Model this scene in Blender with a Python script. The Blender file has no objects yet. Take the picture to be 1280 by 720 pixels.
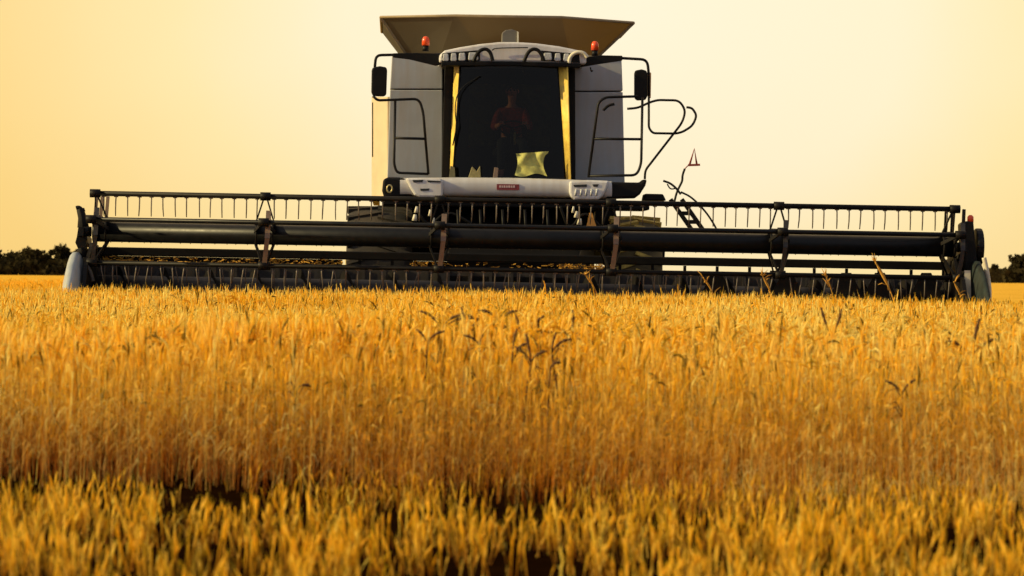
import bpy, bmesh, math, random
import numpy as np
from mathutils import Vector, Matrix, Euler

random.seed(7)
RNG = np.random.default_rng(11)
R = math.radians
SC = bpy.context.scene
COL = SC.collection

# ------------------------------------------------------------------ camera
CAM_H = 0.965
FPX = 4185.0                      # focal length in pixels of the 1280 px wide photograph
cam = bpy.data.cameras.new('camera')
cam.sensor_width = 36.0
cam.lens = FPX / 1280 * 36.0
cam.clip_start = 0.1
cam.clip_end = 6000
cam.dof.use_dof = True
cam.dof.focus_distance = 40.0
cam.dof.aperture_fstop = 6.0
camo = bpy.data.objects.new('camera', cam)
COL.objects.link(camo)
CM = Matrix.Translation((0, 0, CAM_H)) @ Matrix.Rotation(R(90) - math.atan(17 / FPX), 4, 'X') @ Matrix.Rotation(R(0.46), 4, 'Z')
camo.matrix_world = CM
SC.camera = camo

# the combine's frame: standing 45 m off, turned two degrees, leaning a little on the slope
CB = Matrix.Translation((0, 45, 0)) @ Matrix.Rotation(R(2.0), 4, 'Z') @ Matrix.Rotation(R(0.55), 4, 'Y')
CBI = CB.inverted()


def ray(px, py):
    d = CM.to_3x3() @ Vector(((px - 640) / FPX, -(py - 360) / FPX, -1.0))
    return CM.translation.copy(), d


def P(px, py, yl):
    """point of the combine's own frame at depth yl that stands where the photo shows it"""
    o, d = ray(px, py)
    o = CBI @ o
    d = CBI.to_3x3() @ d
    t = (yl - o.y) / d.y
    return o + d * t


def W(px, py, dist):
    o, d = ray(px, py)
    return o + d * (dist / d.y)


# ------------------------------------------------------------------ materials
def mat(name, base, rough=0.5, metal=0.0, var=0.15, scale=6.0, spec=0.5, dust=0.0, dust_col=(0.35, 0.24, 0.12), bump=0.0, coat=0.0, streak=False):
    m = bpy.data.materials.new(name)
    m.use_nodes = True
    nt = m.node_tree
    b = nt.nodes['Principled BSDF']
    tc = nt.nodes.new('ShaderNodeTexCoord')
    n = nt.nodes.new('ShaderNodeTexNoise')
    n.inputs['Scale'].default_value = scale
    n.inputs['Detail'].default_value = 6
    n.inputs['Roughness'].default_value = 0.65
    nt.links.new(tc.outputs['Object'], n.inputs['Vector'])
    r = nt.nodes.new('ShaderNodeValToRGB')
    r.color_ramp.elements[0].position = 0.3
    r.color_ramp.elements[1].position = 0.72
    r.color_ramp.elements[0].color = tuple(c * (1 - var) for c in base) + (1,)
    r.color_ramp.elements[1].color = tuple(min(1, c * (1 + var)) for c in base) + (1,)
    nt.links.new(n.outputs['Fac'], r.inputs['Fac'])
    out = r.outputs['Color']
    if dust > 0:
        n2 = nt.nodes.new('ShaderNodeTexNoise')
        n2.inputs['Scale'].default_value = 2.3
        n2.inputs['Detail'].default_value = 8
        mp = nt.nodes.new('ShaderNodeMapping')
        mp.inputs['Scale'].default_value = (4.0, 1.0, 0.45) if streak else (1, 1, 1)
        nt.links.new(tc.outputs['Object'], mp.inputs['Vector'])
        nt.links.new(mp.outputs[0], n2.inputs['Vector'])
        mr = nt.nodes.new('ShaderNodeMapRange')
        mr.inputs['From Min'].default_value = 0.35
        mr.inputs['From Max'].default_value = 0.75
        mr.inputs['To Max'].default_value = dust
        nt.links.new(n2.outputs['Fac'], mr.inputs['Value'])
        mx = nt.nodes.new('ShaderNodeMixRGB')
        mx.inputs['Color2'].default_value = dust_col + (1,)
        nt.links.new(mr.outputs['Result'], mx.inputs['Fac'])
        nt.links.new(out, mx.inputs['Color1'])
        out = mx.outputs['Color']
    nt.links.new(out, b.inputs['Base Color'])
    rr = nt.nodes.new('ShaderNodeMapRange')
    rr.inputs['To Min'].default_value = max(0.02, rough - 0.1)
    rr.inputs['To Max'].default_value = min(1, rough + 0.15)
    nt.links.new(n.outputs['Fac'], rr.inputs['Value'])
    nt.links.new(rr.outputs['Result'], b.inputs['Roughness'])
    b.inputs['Metallic'].default_value = metal
    b.inputs['Specular IOR Level'].default_value = spec
    b.inputs['Coat Weight'].default_value = coat
    if bump > 0:
        bp = nt.nodes.new('ShaderNodeBump')
        bp.inputs['Strength'].default_value = bump
        bp.inputs['Distance'].default_value = 0.02
        nt.links.new(n.outputs['Fac'], bp.inputs['Height'])
        nt.links.new(bp.outputs['Normal'], b.inputs['Normal'])
    return m


def translucent_mat(name, base, trans, var=0.2, scale=8.0, rough=0.8, tcol=None):
    m = bpy.data.materials.new(name)
    m.use_nodes = True
    nt = m.node_tree
    nt.nodes.remove(nt.nodes['Principled BSDF'])
    out = nt.nodes['Material Output']
    tc = nt.nodes.new('ShaderNodeTexCoord')
    n = nt.nodes.new('ShaderNodeTexNoise')
    n.inputs['Scale'].default_value = scale
    n.inputs['Detail'].default_value = 5
    nt.links.new(tc.outputs['Object'], n.inputs['Vector'])
    r = nt.nodes.new('ShaderNodeValToRGB')
    r.color_ramp.elements[0].position = 0.3
    r.color_ramp.elements[1].position = 0.7
    r.color_ramp.elements[0].color = tuple(c * (1 - var) for c in base) + (1,)
    r.color_ramp.elements[1].color = tuple(min(1, c * (1 + var)) for c in base) + (1,)
    nt.links.new(n.outputs['Fac'], r.inputs['Fac'])
    d = nt.nodes.new('ShaderNodeBsdfDiffuse')
    t = nt.nodes.new('ShaderNodeBsdfTranslucent')
    nt.links.new(r.outputs['Color'], d.inputs['Color'])
    if tcol:
        t.inputs['Color'].default_value = tcol + (1,)
    else:
        nt.links.new(r.outputs['Color'], t.inputs['Color'])
    x = nt.nodes.new('ShaderNodeMixShader')
    x.inputs[0].default_value = trans
    nt.links.new(d.outputs[0], x.inputs[1])
    nt.links.new(t.outputs[0], x.inputs[2])
    nt.links.new(x.outputs[0], out.inputs[0])
    return m


def glass_mat(name, tint, gloss=0.06):
    m = bpy.data.materials.new(name)
    m.use_nodes = True
    nt = m.node_tree
    nt.nodes.remove(nt.nodes['Principled BSDF'])
    out = nt.nodes['Material Output']
    t = nt.nodes.new('ShaderNodeBsdfTransparent')
    t.inputs['Color'].default_value = tint + (1,)
    g = nt.nodes.new('ShaderNodeBsdfGlossy')
    g.inputs['Roughness'].default_value = 0.03
    f = nt.nodes.new('ShaderNodeFresnel')
    f.inputs['IOR'].default_value = 1.35
    n = nt.nodes.new('ShaderNodeTexNoise')
    n.inputs['Scale'].default_value = 3.0
    bp = nt.nodes.new('ShaderNodeBump')
    bp.inputs['Strength'].default_value = 0.03
    nt.links.new(n.outputs['Fac'], bp.inputs['Height'])
    nt.links.new(bp.outputs['Normal'], g.inputs['Normal'])
    x = nt.nodes.new('ShaderNodeMixShader')
    nt.links.new(f.outputs[0], x.inputs[0])
    nt.links.new(t.outputs[0], x.inputs[1])
    nt.links.new(g.outputs[0], x.inputs[2])
    nt.links.new(x.outputs[0], out.inputs[0])
    return m


M = {}
M['grey'] = mat('grey_paint', (0.40, 0.42, 0.44), 0.45, var=0.07, scale=3, dust=0.34, streak=True)
M['side'] = mat('side_paint', (0.62, 0.50, 0.33), 0.5, var=0.1, scale=3, dust=0.3, dust_col=(0.55, 0.4, 0.2))
M['silver'] = mat('silver_paint', (0.60, 0.58, 0.56), 0.35, var=0.06, scale=4, dust=0.3, streak=True, metal=0.0, coat=0.2)
M['roof'] = mat('roof_paint', (0.74, 0.72, 0.70), 0.4, var=0.08, scale=4, dust=0.3, streak=True)
M['black'] = mat('black_plastic', (0.005, 0.0045, 0.004), 0.5, var=0.3, dust=0.012, spec=0.18)
M['blackmetal'] = mat('black_metal', (0.008, 0.0075, 0.0075), 0.45, var=0.3, dust=0.015, spec=0.18)
M['tube'] = mat('reel_tube_paint', (0.005, 0.0055, 0.007), 0.36, var=0.4, scale=9, dust=0.012, spec=0.2)
M['dark'] = mat('dark_frame_paint', (0.007, 0.006, 0.0055), 0.5, var=0.3, dust=0.015, spec=0.15)
M['sheet'] = mat('worn_steel_sheet', (0.028, 0.027, 0.030), 0.55, metal=0.2, var=0.6, scale=5, dust=0.10)
M['tine'] = mat('tine_steel', (0.16, 0.13, 0.10), 0.45, metal=0.2, var=0.3, scale=20)
M['plate'] = mat('dusty_arm_plate', (0.20, 0.13, 0.09), 0.5, var=0.3, scale=12, dust=0.3)
M['rubber'] = mat('tyre_rubber', (0.016, 0.014, 0.012), 0.8, var=0.3, scale=14, dust=0.16, bump=0.3)
M['sunlit_rubber'] = mat('sunlit_tyre_rubber', (0.05, 0.038, 0.02), 0.85, var=0.5, scale=14, dust=0.35, dust_col=(0.5, 0.34, 0.1))  # golden patches put low sunlight into the right tyre's rubber
M['rim'] = mat('rim_paint', (0.45, 0.34, 0.10), 0.5, var=0.2, dust=0.3)
M['hopper'] = translucent_mat('hopper_panel', (0.17, 0.155, 0.12), 0.5, var=0.15, scale=1.2, tcol=(0.44, 0.32, 0.13))
M['hoprim'] = mat('hopper_rim', (0.30, 0.22, 0.12), 0.5, var=0.2, dust=0.3)
M['sideglass'] = glass_mat('clear_side_glass', (0.36, 0.36, 0.32))
M['glass'] = glass_mat('tinted_windscreen', (0.25, 0.25, 0.21))
M['red'] = mat('red_lens', (0.85, 0.09, 0.02), 0.25, var=0.2)
M['redpaint'] = mat('red_paint', (0.30, 0.04, 0.02), 0.5, var=0.2)
M['badge'] = mat('badge_red', (0.22, 0.03, 0.035), 0.4, var=0.15, scale=30)
M['badgepale'] = mat('badge_pale', (0.62, 0.42, 0.40), 0.4, var=0.15, scale=30)
M['lamp'] = mat('lamp_glass', (0.55, 0.55, 0.53), 0.15, var=0.25, scale=40)
M['lampdark'] = mat('lamp_slot', (0.02, 0.02, 0.02), 0.4)
M['ring'] = mat('brass_ring', (0.55, 0.45, 0.2), 0.3, metal=0.5)
M['interior'] = mat('cab_interior', (0.018, 0.017, 0.014), 0.8, var=0.4)
M['snout'] = mat('divider_grey', (0.33, 0.37, 0.39), 0.45, var=0.12, scale=5, dust=0.15)
M['snoutdark'] = mat('divider_dark', (0.012, 0.022, 0.022), 0.7, var=0.7, scale=9, dust=0.06, spec=0.2)
M['snoutpale'] = mat('divider_edge', (0.66, 0.60, 0.44), 0.5, var=0.2, scale=9)
M['skin'] = mat('skin', (0.70, 0.30, 0.22), 0.6, var=0.08)
M['shirt'] = mat('dark_red_shirt', (0.32, 0.035, 0.03), 0.85, var=0.6, scale=22)
M['hair'] = mat('dark_hair', (0.03, 0.018, 0.01), 0.7)
M['trouser'] = mat('dark_trousers', (0.03, 0.035, 0.05), 0.9)
M['cloth'] = mat('lime_cloth', (0.62, 0.60, 0.17), 0.8, var=0.35, scale=9, bump=0.3, dust=0.5, dust_col=(0.16, 0.13, 0.03))
M['paper'] = mat('pale_paper', (0.30, 0.25, 0.10), 0.8, var=0.3, scale=25)
M['box'] = mat('aerial_box_paint', (0.13, 0.115, 0.09), 0.5, var=0.15)
M['lug'] = mat('sunlit_lug', (0.62, 0.42, 0.09), 0.85, var=0.55, scale=11)  # yellow base paints the sunlight on the right tyre's lugs
M['amber'] = mat('amber_orange', (0.8, 0.36, 0.06), 0.35, var=0.15)
# wrap-round corner glass: yellow tint painted in for the sky's reflection
mm = mat('corner_glass_reflection', (0.95, 0.66, 0.17), 0.16, metal=1.0, var=0.25, scale=5)
M['corner'] = mm
M['cornerlit'] = mat('corner_glass_sunlit', (0.85, 0.55, 0.10), 0.4, var=0.35, scale=7)  # yellow base carries the reflected evening light of the cab corners


# ------------------------------------------------------------------ mesh builder
class MB:
    def __init__(self):
        self.v, self.f, self.s = [], [], []

    def add(self, vs, fs, smooth=False):
        k = len(self.v)
        self.v += [tuple(p) for p in vs]
        self.f += [tuple(i + k for i in q) for q in fs]
        self.s += [smooth] * len(fs)
        return self

    def box(self, lo, hi):
        x0, y0, z0 = lo
        x1, y1, z1 = hi
        vs = [(x0, y0, z0), (x1, y0, z0), (x1, y1, z0), (x0, y1, z0), (x0, y0, z1), (x1, y0, z1), (x1, y1, z1), (x0, y1, z1)]
        return self.add(vs, [(0, 3, 2, 1), (4, 5, 6, 7), (0, 1, 5, 4), (1, 2, 6, 5), (2, 3, 7, 6), (3, 0, 4, 7)])

    def bar(self, a, b, w, d, up=(0, 1, 0)):
        a, b = Vector(a), Vector(b)
        t = (b - a).normalized()
        u = Vector(up)
        s = t.cross(u)
        if s.length < 1e-4:
            s = t.cross(Vector((1, 0, 0)))
        s.normalize()
        u = s.cross(t).normalized()
        vs = []
        for p in (a, b):
            for i, j in ((-1, -1), (1, -1), (1, 1), (-1, 1)):
                vs.append(p + s * (i * w / 2) + u * (j * d / 2))
        return self.add(vs, [(3, 2, 1, 0), (4, 5, 6, 7), (0, 1, 5, 4), (1, 2, 6, 5), (2, 3, 7, 6), (3, 0, 4, 7)])

    def tube(self, pts, r, n=10, closed=False, caps=True):
        pts = [Vector(p) for p in pts]
        rs = r if isinstance(r, (list, tuple)) else [r] * len(pts)
        m = len(pts)
        t0 = (pts[1] - pts[0]).normalized()
        u = t0.orthogonal().normalized()
        vs, fs = [], []
        for i, p in enumerate(pts):
            if closed:
                t = (pts[(i + 1) % m] - pts[i - 1]).normalized()
            else:
                t = (pts[min(i + 1, m - 1)] - pts[max(i - 1, 0)]).normalized()
            u = (u - t * u.dot(t)).normalized()
            w = t.cross(u)
            for k in range(n):
                a = 2 * math.pi * k / n
                vs.append(p + (u * math.cos(a) + w * math.sin(a)) * rs[i])
        for i in range(m if closed else m - 1):
            j = (i + 1) % m
            for k in range(n):
                fs.append((i * n + k, i * n + (k + 1) % n, j * n + (k + 1) % n, j * n + k))
        self.add(vs, fs, True)
        if caps and not closed:
            k0 = len(self.v) - m * n
            self.f.append(tuple(k0 + n - 1 - k for k in range(n)))
            self.f.append(tuple(k0 + (m - 1) * n + k for k in range(n)))
            self.s += [False, False]
        return self

    def prism(self, front, back):
        """front and back are matching outlines"""
        n = len(front)
        fs = [tuple(range(n)), tuple(range(2 * n - 1, n - 1, -1))]
        for i in range(n):
            j = (i + 1) % n
            fs.append((i, i + n, j + n, j))
        return self.add(list(front) + list(back), fs)

    def plate(self, pxs, yl, depth, grow=0.0):
        fr = [P(x, y, yl) for x, y in pxs]
        bk = [p + Vector((0, depth, 0)) for p in fr]
        return self.prism(fr, bk)

    def sphere(self, c, rad, nu=14, nv=9, squash=(1, 1, 1)):
        vs, fs = [], []
        for i in range(nv + 1):
            th = math.pi * i / nv
            for k in range(nu):
                a = 2 * math.pi * k / nu
                vs.append((c[0] + rad * squash[0] * math.sin(th) * math.cos(a), c[1] + rad * squash[1] * math.sin(th) * math.sin(a), c[2] + rad * squash[2] * math.cos(th)))
        for i in range(nv):
            for k in range(nu):
                fs.append((i * nu + k, (i + 1) * nu + k, (i + 1) * nu + (k + 1) % nu, i * nu + (k + 1) % nu))
        return self.add(vs, fs, True)

    def build(self, name, m, parent=None, bevel=0.0, loc=None):
        me = bpy.data.meshes.new(name)
        me.from_pydata(self.v, [], self.f)
        me.polygons.foreach_set('use_smooth', self.s)
        bm = bmesh.new()
        bm.from_mesh(me)
        bmesh.ops.remove_doubles(bm, verts=bm.verts, dist=1e-6)
        bmesh.ops.recalc_face_normals(bm, faces=bm.faces)
        bm.to_mesh(me)
        bm.free()
        me.materials.append(m)
        o = bpy.data.objects.new(name, me)
        COL.objects.link(o)
        if bevel > 0:
            b = o.modifiers.new('bevel', 'BEVEL')
            b.width = bevel
            b.segments = 2
            b.limit_method = 'ANGLE'
            b.angle_limit = R(40)
        if parent:
            o.parent = parent
        if loc:
            o.location = loc
        return o


def smooth_path(pts, it=2):
    pts = [Vector(p) for p in pts]
    for _ in range(it):
        q = [pts[0]]
        for a, b in zip(pts, pts[1:]):
            q += [a * 0.75 + b * 0.25, a * 0.25 + b * 0.75]
        q.append(pts[-1])
        pts = q
    return pts


def round_path(pts, rad, n=5):
    """polyline with its inner corners rounded"""
    pts = [Vector(p) for p in pts]
    q = [pts[0]]
    for a, b, c in zip(pts, pts[1:], pts[2:]):
        r = min(rad, (a - b).length * 0.45, (c - b).length * 0.45)
        s, e = b + (a - b).normalized() * r, b + (c - b).normalized() * r
        for i in range(n + 1):
            t = i / n
            q.append(s * (1 - t) ** 2 + b * 2 * t * (1 - t) + e * t * t)
    q.append(pts[-1])
    return q


def PX(pxs, yl):
    return [P(x, y, yl) for x, y in pxs]


def tag(o, label=None, cat=None, group=None, kind=None):
    if label:
        o['label'] = label
    if cat:
        o['category'] = cat
    if group:
        o['group'] = group
    if kind:
        o['kind'] = kind
    return o


def empty(name, mw):
    o = bpy.data.objects.new(name, None)
    o.empty_display_size = 0.3
    o.matrix_world = mw
    COL.objects.link(o)
    return o


# ------------------------------------------------------------------ sky and sun
SUN_AZ, SUN_EL = -100.0, 22.0
w = bpy.data.worlds.new('World')
SC.world = w
w.use_nodes = True
nt = w.node_tree
bg = nt.nodes['Background']
st = nt.nodes.new('ShaderNodeTexSky')
st.sky_type = 'NISHITA'
st.sun_disc = False
st.sun_elevation = R(SUN_EL)
st.sun_rotation = R(SUN_AZ)
st.dust_density = 3.0
st.air_density = 1.0
tc = nt.nodes.new('ShaderNodeTexCoord')
ga, ge = R(2.0), R(4.5)
G = (math.sin(ga) * math.cos(ge), math.cos(ga) * math.cos(ge), math.sin(ge))
sub = nt.nodes.new('ShaderNodeVectorMath')
sub.operation = 'SUBTRACT'
sub.inputs[1].default_value = G
nt.links.new(tc.outputs['Generated'], sub.inputs[0])
mul = nt.nodes.new('ShaderNodeVectorMath')
mul.operation = 'MULTIPLY'
mul.inputs[1].default_value = (1.0, 1.0, 1.5)
nt.links.new(sub.outputs[0], mul.inputs[0])
ln = nt.nodes.new('ShaderNodeVectorMath')
ln.operation = 'LENGTH'
nt.links.new(mul.outputs[0], ln.inputs[0])
# faint uneven haze
hz = nt.nodes.new('ShaderNodeTexNoise')
hz.inputs['Scale'].default_value = 9.0
hz.inputs['Detail'].default_value = 3
nt.links.new(tc.outputs['Generated'], hz.inputs['Vector'])
hm = nt.nodes.new('ShaderNodeMath')
hm.operation = 'MULTIPLY_ADD'
hm.inputs[1].default_value = 0.05
nt.links.new(hz.outputs['Fac'], hm.inputs[0])
nt.links.new(ln.outputs['Value'], hm.inputs[2])
hd = nt.nodes.new('ShaderNodeMath')
hd.operation = 'MULTIPLY'
hd.inputs[1].default_value = 0.5
nt.links.new(hm.outputs[0], hd.inputs[0])
rp = nt.nodes.new('ShaderNodeValToRGB')
els = [(0.0, (0.99, 0.87, 0.65)), (0.052, (0.98, 0.84, 0.57)), (0.078, (0.975, 0.765, 0.375)), (0.115, (0.94, 0.63, 0.20)),
       (0.2, (0.96, 0.62, 0.20)), (0.40, (0.98, 0.68, 0.34)), (0.62, (0.50, 0.42, 0.35)), (0.8, (0.32, 0.325, 0.36))]
while len(rp.color_ramp.elements) < len(els):
    rp.color_ramp.elements.new(0.5)
for e, (p, c) in zip(rp.color_ramp.elements, els):
    e.position = p
    e.color = c + (1,)
nt.links.new(hd.outputs[0], rp.inputs['Fac'])
sm = nt.nodes.new('ShaderNodeVectorMath')
sm.operation = 'SCALE'
sm.inputs['Scale'].default_value = 0.026 / 0.1
nt.links.new(st.outputs[0], sm.inputs[0])
gm = nt.nodes.new('ShaderNodeVectorMath')
gm.operation = 'SCALE'
gm.inputs['Scale'].default_value = 1 / 0.1
nt.links.new(rp.outputs['Color'], gm.inputs[0])
ad = nt.nodes.new('ShaderNodeVectorMath')
ad.operation = 'ADD'
nt.links.new(sm.outputs[0], ad.inputs[0])
nt.links.new(gm.outputs[0], ad.inputs[1])
nt.links.new(ad.outputs[0], bg.inputs['Color'])
bg.inputs['Strength'].default_value = 0.1

sl = bpy.data.lights.new('sun', 'SUN')
sl.energy = 5.0
sl.angle = R(0.6)
sl.color = (1.0, 0.80, 0.38)
so = bpy.data.objects.new('sun', sl)
COL.objects.link(so)
sd = Vector((math.sin(R(SUN_AZ)) * math.cos(R(SUN_EL)), math.cos(R(SUN_AZ)) * math.cos(R(SUN_EL)), math.sin(R(SUN_EL))))
so.rotation_euler = sd.to_track_quat('Z', 'Y').to_euler()
so.location = sd * 60

SC.view_settings.view_transform = 'Standard'
SC.view_settings.look = 'None'
SC.view_settings.exposure = 0

# ------------------------------------------------------------------ ground
gm_ = bpy.data.materials.new('field_soil')
gm_.use_nodes = True
nt = gm_.node_tree
b = nt.nodes['Principled BSDF']
b.inputs['Roughness'].default_value = 0.95
b.inputs['Specular IOR Level'].default_value = 0.0
tc = nt.nodes.new('ShaderNodeTexCoord')
n1 = nt.nodes.new('ShaderNodeTexNoise')
n1.inputs['Scale'].default_value = 5.0
n1.inputs['Detail'].default_value = 9
n1.inputs['Roughness'].default_value = 0.75
nt.links.new(tc.outputs['Object'], n1.inputs['Vector'])
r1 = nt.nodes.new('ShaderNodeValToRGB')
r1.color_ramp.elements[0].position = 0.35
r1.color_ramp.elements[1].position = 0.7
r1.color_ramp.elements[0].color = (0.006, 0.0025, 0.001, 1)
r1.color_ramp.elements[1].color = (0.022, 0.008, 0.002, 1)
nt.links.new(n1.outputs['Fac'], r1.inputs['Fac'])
n2 = nt.nodes.new('ShaderNodeTexNoise')
n2.inputs['Scale'].default_value = 0.35
n2.inputs['Detail'].default_value = 8
nt.links.new(tc.outputs['Object'], n2.inputs['Vector'])
r2 = nt.nodes.new('ShaderNodeValToRGB')
r2.color_ramp.elements[0].position = 0.3
r2.color_ramp.elements[1].position = 0.72
r2.color_ramp.elements[0].color = (0.72, 0.36, 0.03, 1)
r2.color_ramp.elements[1].color = (0.95, 0.56, 0.08, 1)
nt.links.new(n2.outputs['Fac'], r2.inputs['Fac'])
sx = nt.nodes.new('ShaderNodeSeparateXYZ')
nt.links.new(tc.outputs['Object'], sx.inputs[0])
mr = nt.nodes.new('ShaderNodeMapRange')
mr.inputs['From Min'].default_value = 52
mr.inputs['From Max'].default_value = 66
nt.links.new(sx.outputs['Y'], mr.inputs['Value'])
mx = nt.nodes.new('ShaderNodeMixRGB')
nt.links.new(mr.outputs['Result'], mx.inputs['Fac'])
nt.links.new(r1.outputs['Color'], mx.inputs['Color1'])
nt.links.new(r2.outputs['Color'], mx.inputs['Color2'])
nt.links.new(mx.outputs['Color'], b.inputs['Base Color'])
bp = nt.nodes.new('ShaderNodeBump')
bp.inputs['Strength'].default_value = 0.8
bp.inputs['Distance'].default_value = 0.08
nt.links.new(n1.outputs['Fac'], bp.inputs['Height'])
nt.links.new(bp.outputs['Normal'], b.inputs['Normal'])

xs = [-2500, -600, -150, -60, -30, -15, -7.5, 0, 7.5, 15, 30, 60, 150, 600, 2500]
ys = [-60, -10, 0, 8, 12, 16, 24, 32, 45, 60, 90, 150, 400, 1000, 4000]
g = MB()
vs = [(x, y, 0.0) for y in ys for x in xs]
nx = len(xs)
g.add(vs, [(j * nx + i, j * nx + i + 1, (j + 1) * nx + i + 1, (j + 1) * nx + i) for j in range(len(ys) - 1) for i in range(nx - 1)])
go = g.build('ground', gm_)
tag(go, 'brown field soil running out into a golden cut field', 'ground', kind='structure')

# ------------------------------------------------------------------ wheat (numpy meshes)
def value_noise(x, y, s, seed):
    """smooth 2-D noise in 0..1"""
    rng = np.random.default_rng(seed)
    T = rng.random((256, 256))
    X, Y = x / s + 500, y / s + 500
    i, j = np.floor(X).astype(int), np.floor(Y).astype(int)
    u, v = X - i, Y - j
    u, v = u * u * (3 - 2 * u), v * v * (3 - 2 * v)
    a, b_, c, d = T[i % 256, j % 256], T[(i + 1) % 256, j % 256], T[i % 256, (j + 1) % 256], T[(i + 1) % 256, (j + 1) % 256]
    return (a * (1 - u) + b_ * u) * (1 - v) + (c * (1 - u) + d * u) * v


class Tpl:
    """one plant as quads; part: 0 stem, 1 leaf, 2 ear, 3 awn; stored at unit scale (metres)"""

    def __init__(self):
        self.v, self.q, self.p = [], [], []

    def tube(self, pts, rs, n, part):
        pts = [Vector(p) for p in pts]
        k0 = len(self.v)
        u = Vector((1, 0, 0))
        for i, p in enumerate(pts):
            t = (pts[min(i + 1, len(pts) - 1)] - pts[max(i - 1, 0)]).normalized()
            u = (u - t * u.dot(t)).normalized()
            w_ = t.cross(u)
            for k in range(n):
                a = 2 * math.pi * k / n
                self.v.append(tuple(p + (u * math.cos(a) + w_ * math.sin(a)) * rs[i]))
                self.p.append(part)
        for i in range(len(pts) - 1):
            for k in range(n):
                self.q.append((k0 + i * n + k, k0 + i * n + (k + 1) % n, k0 + (i + 1) * n + (k + 1) % n, k0 + (i + 1) * n + k))

    def ribbon(self, pts, ws, side, part):
        k0 = len(self.v)
        side = Vector(side)
        for p, w_ in zip(pts, ws):
            p = Vector(p)
            self.v += [tuple(p - side * w_), tuple(p + side * w_)]
            self.p += [part, part]
        for i in range(len(pts) - 1):
            k = k0 + i * 2
            self.q.append((k, k + 1, k + 3, k + 2))

    def arrays(self):
        return np.array(self.v, np.float32), np.array(self.q, np.int32), np.array(self.p, np.float32)


def wheat_tpl(rnd, h, lod, nod, ear_len=0.085):
    t = Tpl()
    n = 4 if lod == 0 else 3
    lean = rnd.uniform(0, 0.05)
    stem = [(0, 0, 0), (lean * 0.15, 0, h * 0.4), (lean * 0.5, 0, h * 0.75), (lean, 0, h)]
    if lod == 2:
        stem = [stem[0], stem[2], stem[3]]
    rw = {0: 0.0016, 1: 0.0021, 2: 0.0028}[lod]
    t.tube(stem, [rw * 1.25, rw * 1.1, rw, rw * 0.8][:len(stem)], 3, 0)
    # ear, bending over with 'nod'
    a = nod * 0.25
    p = Vector(stem[-1])
    pts, rs = [], []
    m = {0: 6, 1: 4, 2: 3}[lod]
    prof = {6: [0.35, 0.85, 1, 0.95, 0.75, 0.25], 4: [0.4, 1, 0.9, 0.25], 3: [0.5, 1, 0.3]}[m]
    er = {0: 0.0056, 1: 0.0061, 2: 0.0074}[lod] * rnd.uniform(0.85, 1.2)
    for i in range(m):
        pts.append(tuple(p))
        rs.append(er * prof[i] * (1.0 + (0.14 * (-1) ** i if lod == 0 else 0)))
        a += nod / m
        p = p + Vector((math.sin(a), 0, math.cos(a))) * (ear_len / (m - 1))
    t.tube(pts, rs, n, 2)
    # awns
    na = {0: 9, 1: 4, 2: 2}[lod]
    for k in range(na):
        f = rnd.uniform(0.15, 1)
        i = min(m - 2, int(f * (m - 1)))
        b0 = Vector(pts[i]).lerp(Vector(pts[i + 1]), f * (m - 1) - i)
        ax = (Vector(pts[i + 1]) - Vector(pts[i])).normalized()
        ang = rnd.uniform(0, 6.28)
        out = Vector((math.cos(ang), math.sin(ang), 0.0))
        d = (ax + out * rnd.uniform(0.15, 0.4)).normalized()
        L = rnd.uniform(0.035, 0.075)
        aw = {0: 0.0007, 1: 0.0010, 2: 0.0018}[lod]
        t.ribbon([b0, b0 + d * L], [aw, aw * 0.3], (-math.sin(ang), math.cos(ang), 0), 3)
    # dry leaves
    nl = {0: 3, 1: 2, 2: 1}[lod]
    for k in range(nl):
        z = h * rnd.uniform(0.25, 0.8)
        ang = rnd.uniform(0, 6.28)
        d = Vector((math.cos(ang), math.sin(ang), 0))
        L = rnd.uniform(0.12, 0.24)
        up = rnd.uniform(0.5, 1.1)
        pts2 = [Vector((lean * z / h * 0.6, 0, z)) + d * (L * f) + Vector((0, 0, L * (up * f - 1.3 * f * f))) for f in (0, 0.35, 0.7, 1.0)]
        if lod == 2:
            pts2 = [pts2[0], pts2[1], pts2[3]]
        lw = rnd.uniform(0.003, 0.0048)
        t.ribbon(pts2, [lw * 0.6, lw, lw * 0.7, 0.0006][:len(pts2)] if lod < 2 else [lw * 0.6, lw, 0.0008], (-d.y, d.x, 0), 1)
    return t.arrays()


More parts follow.
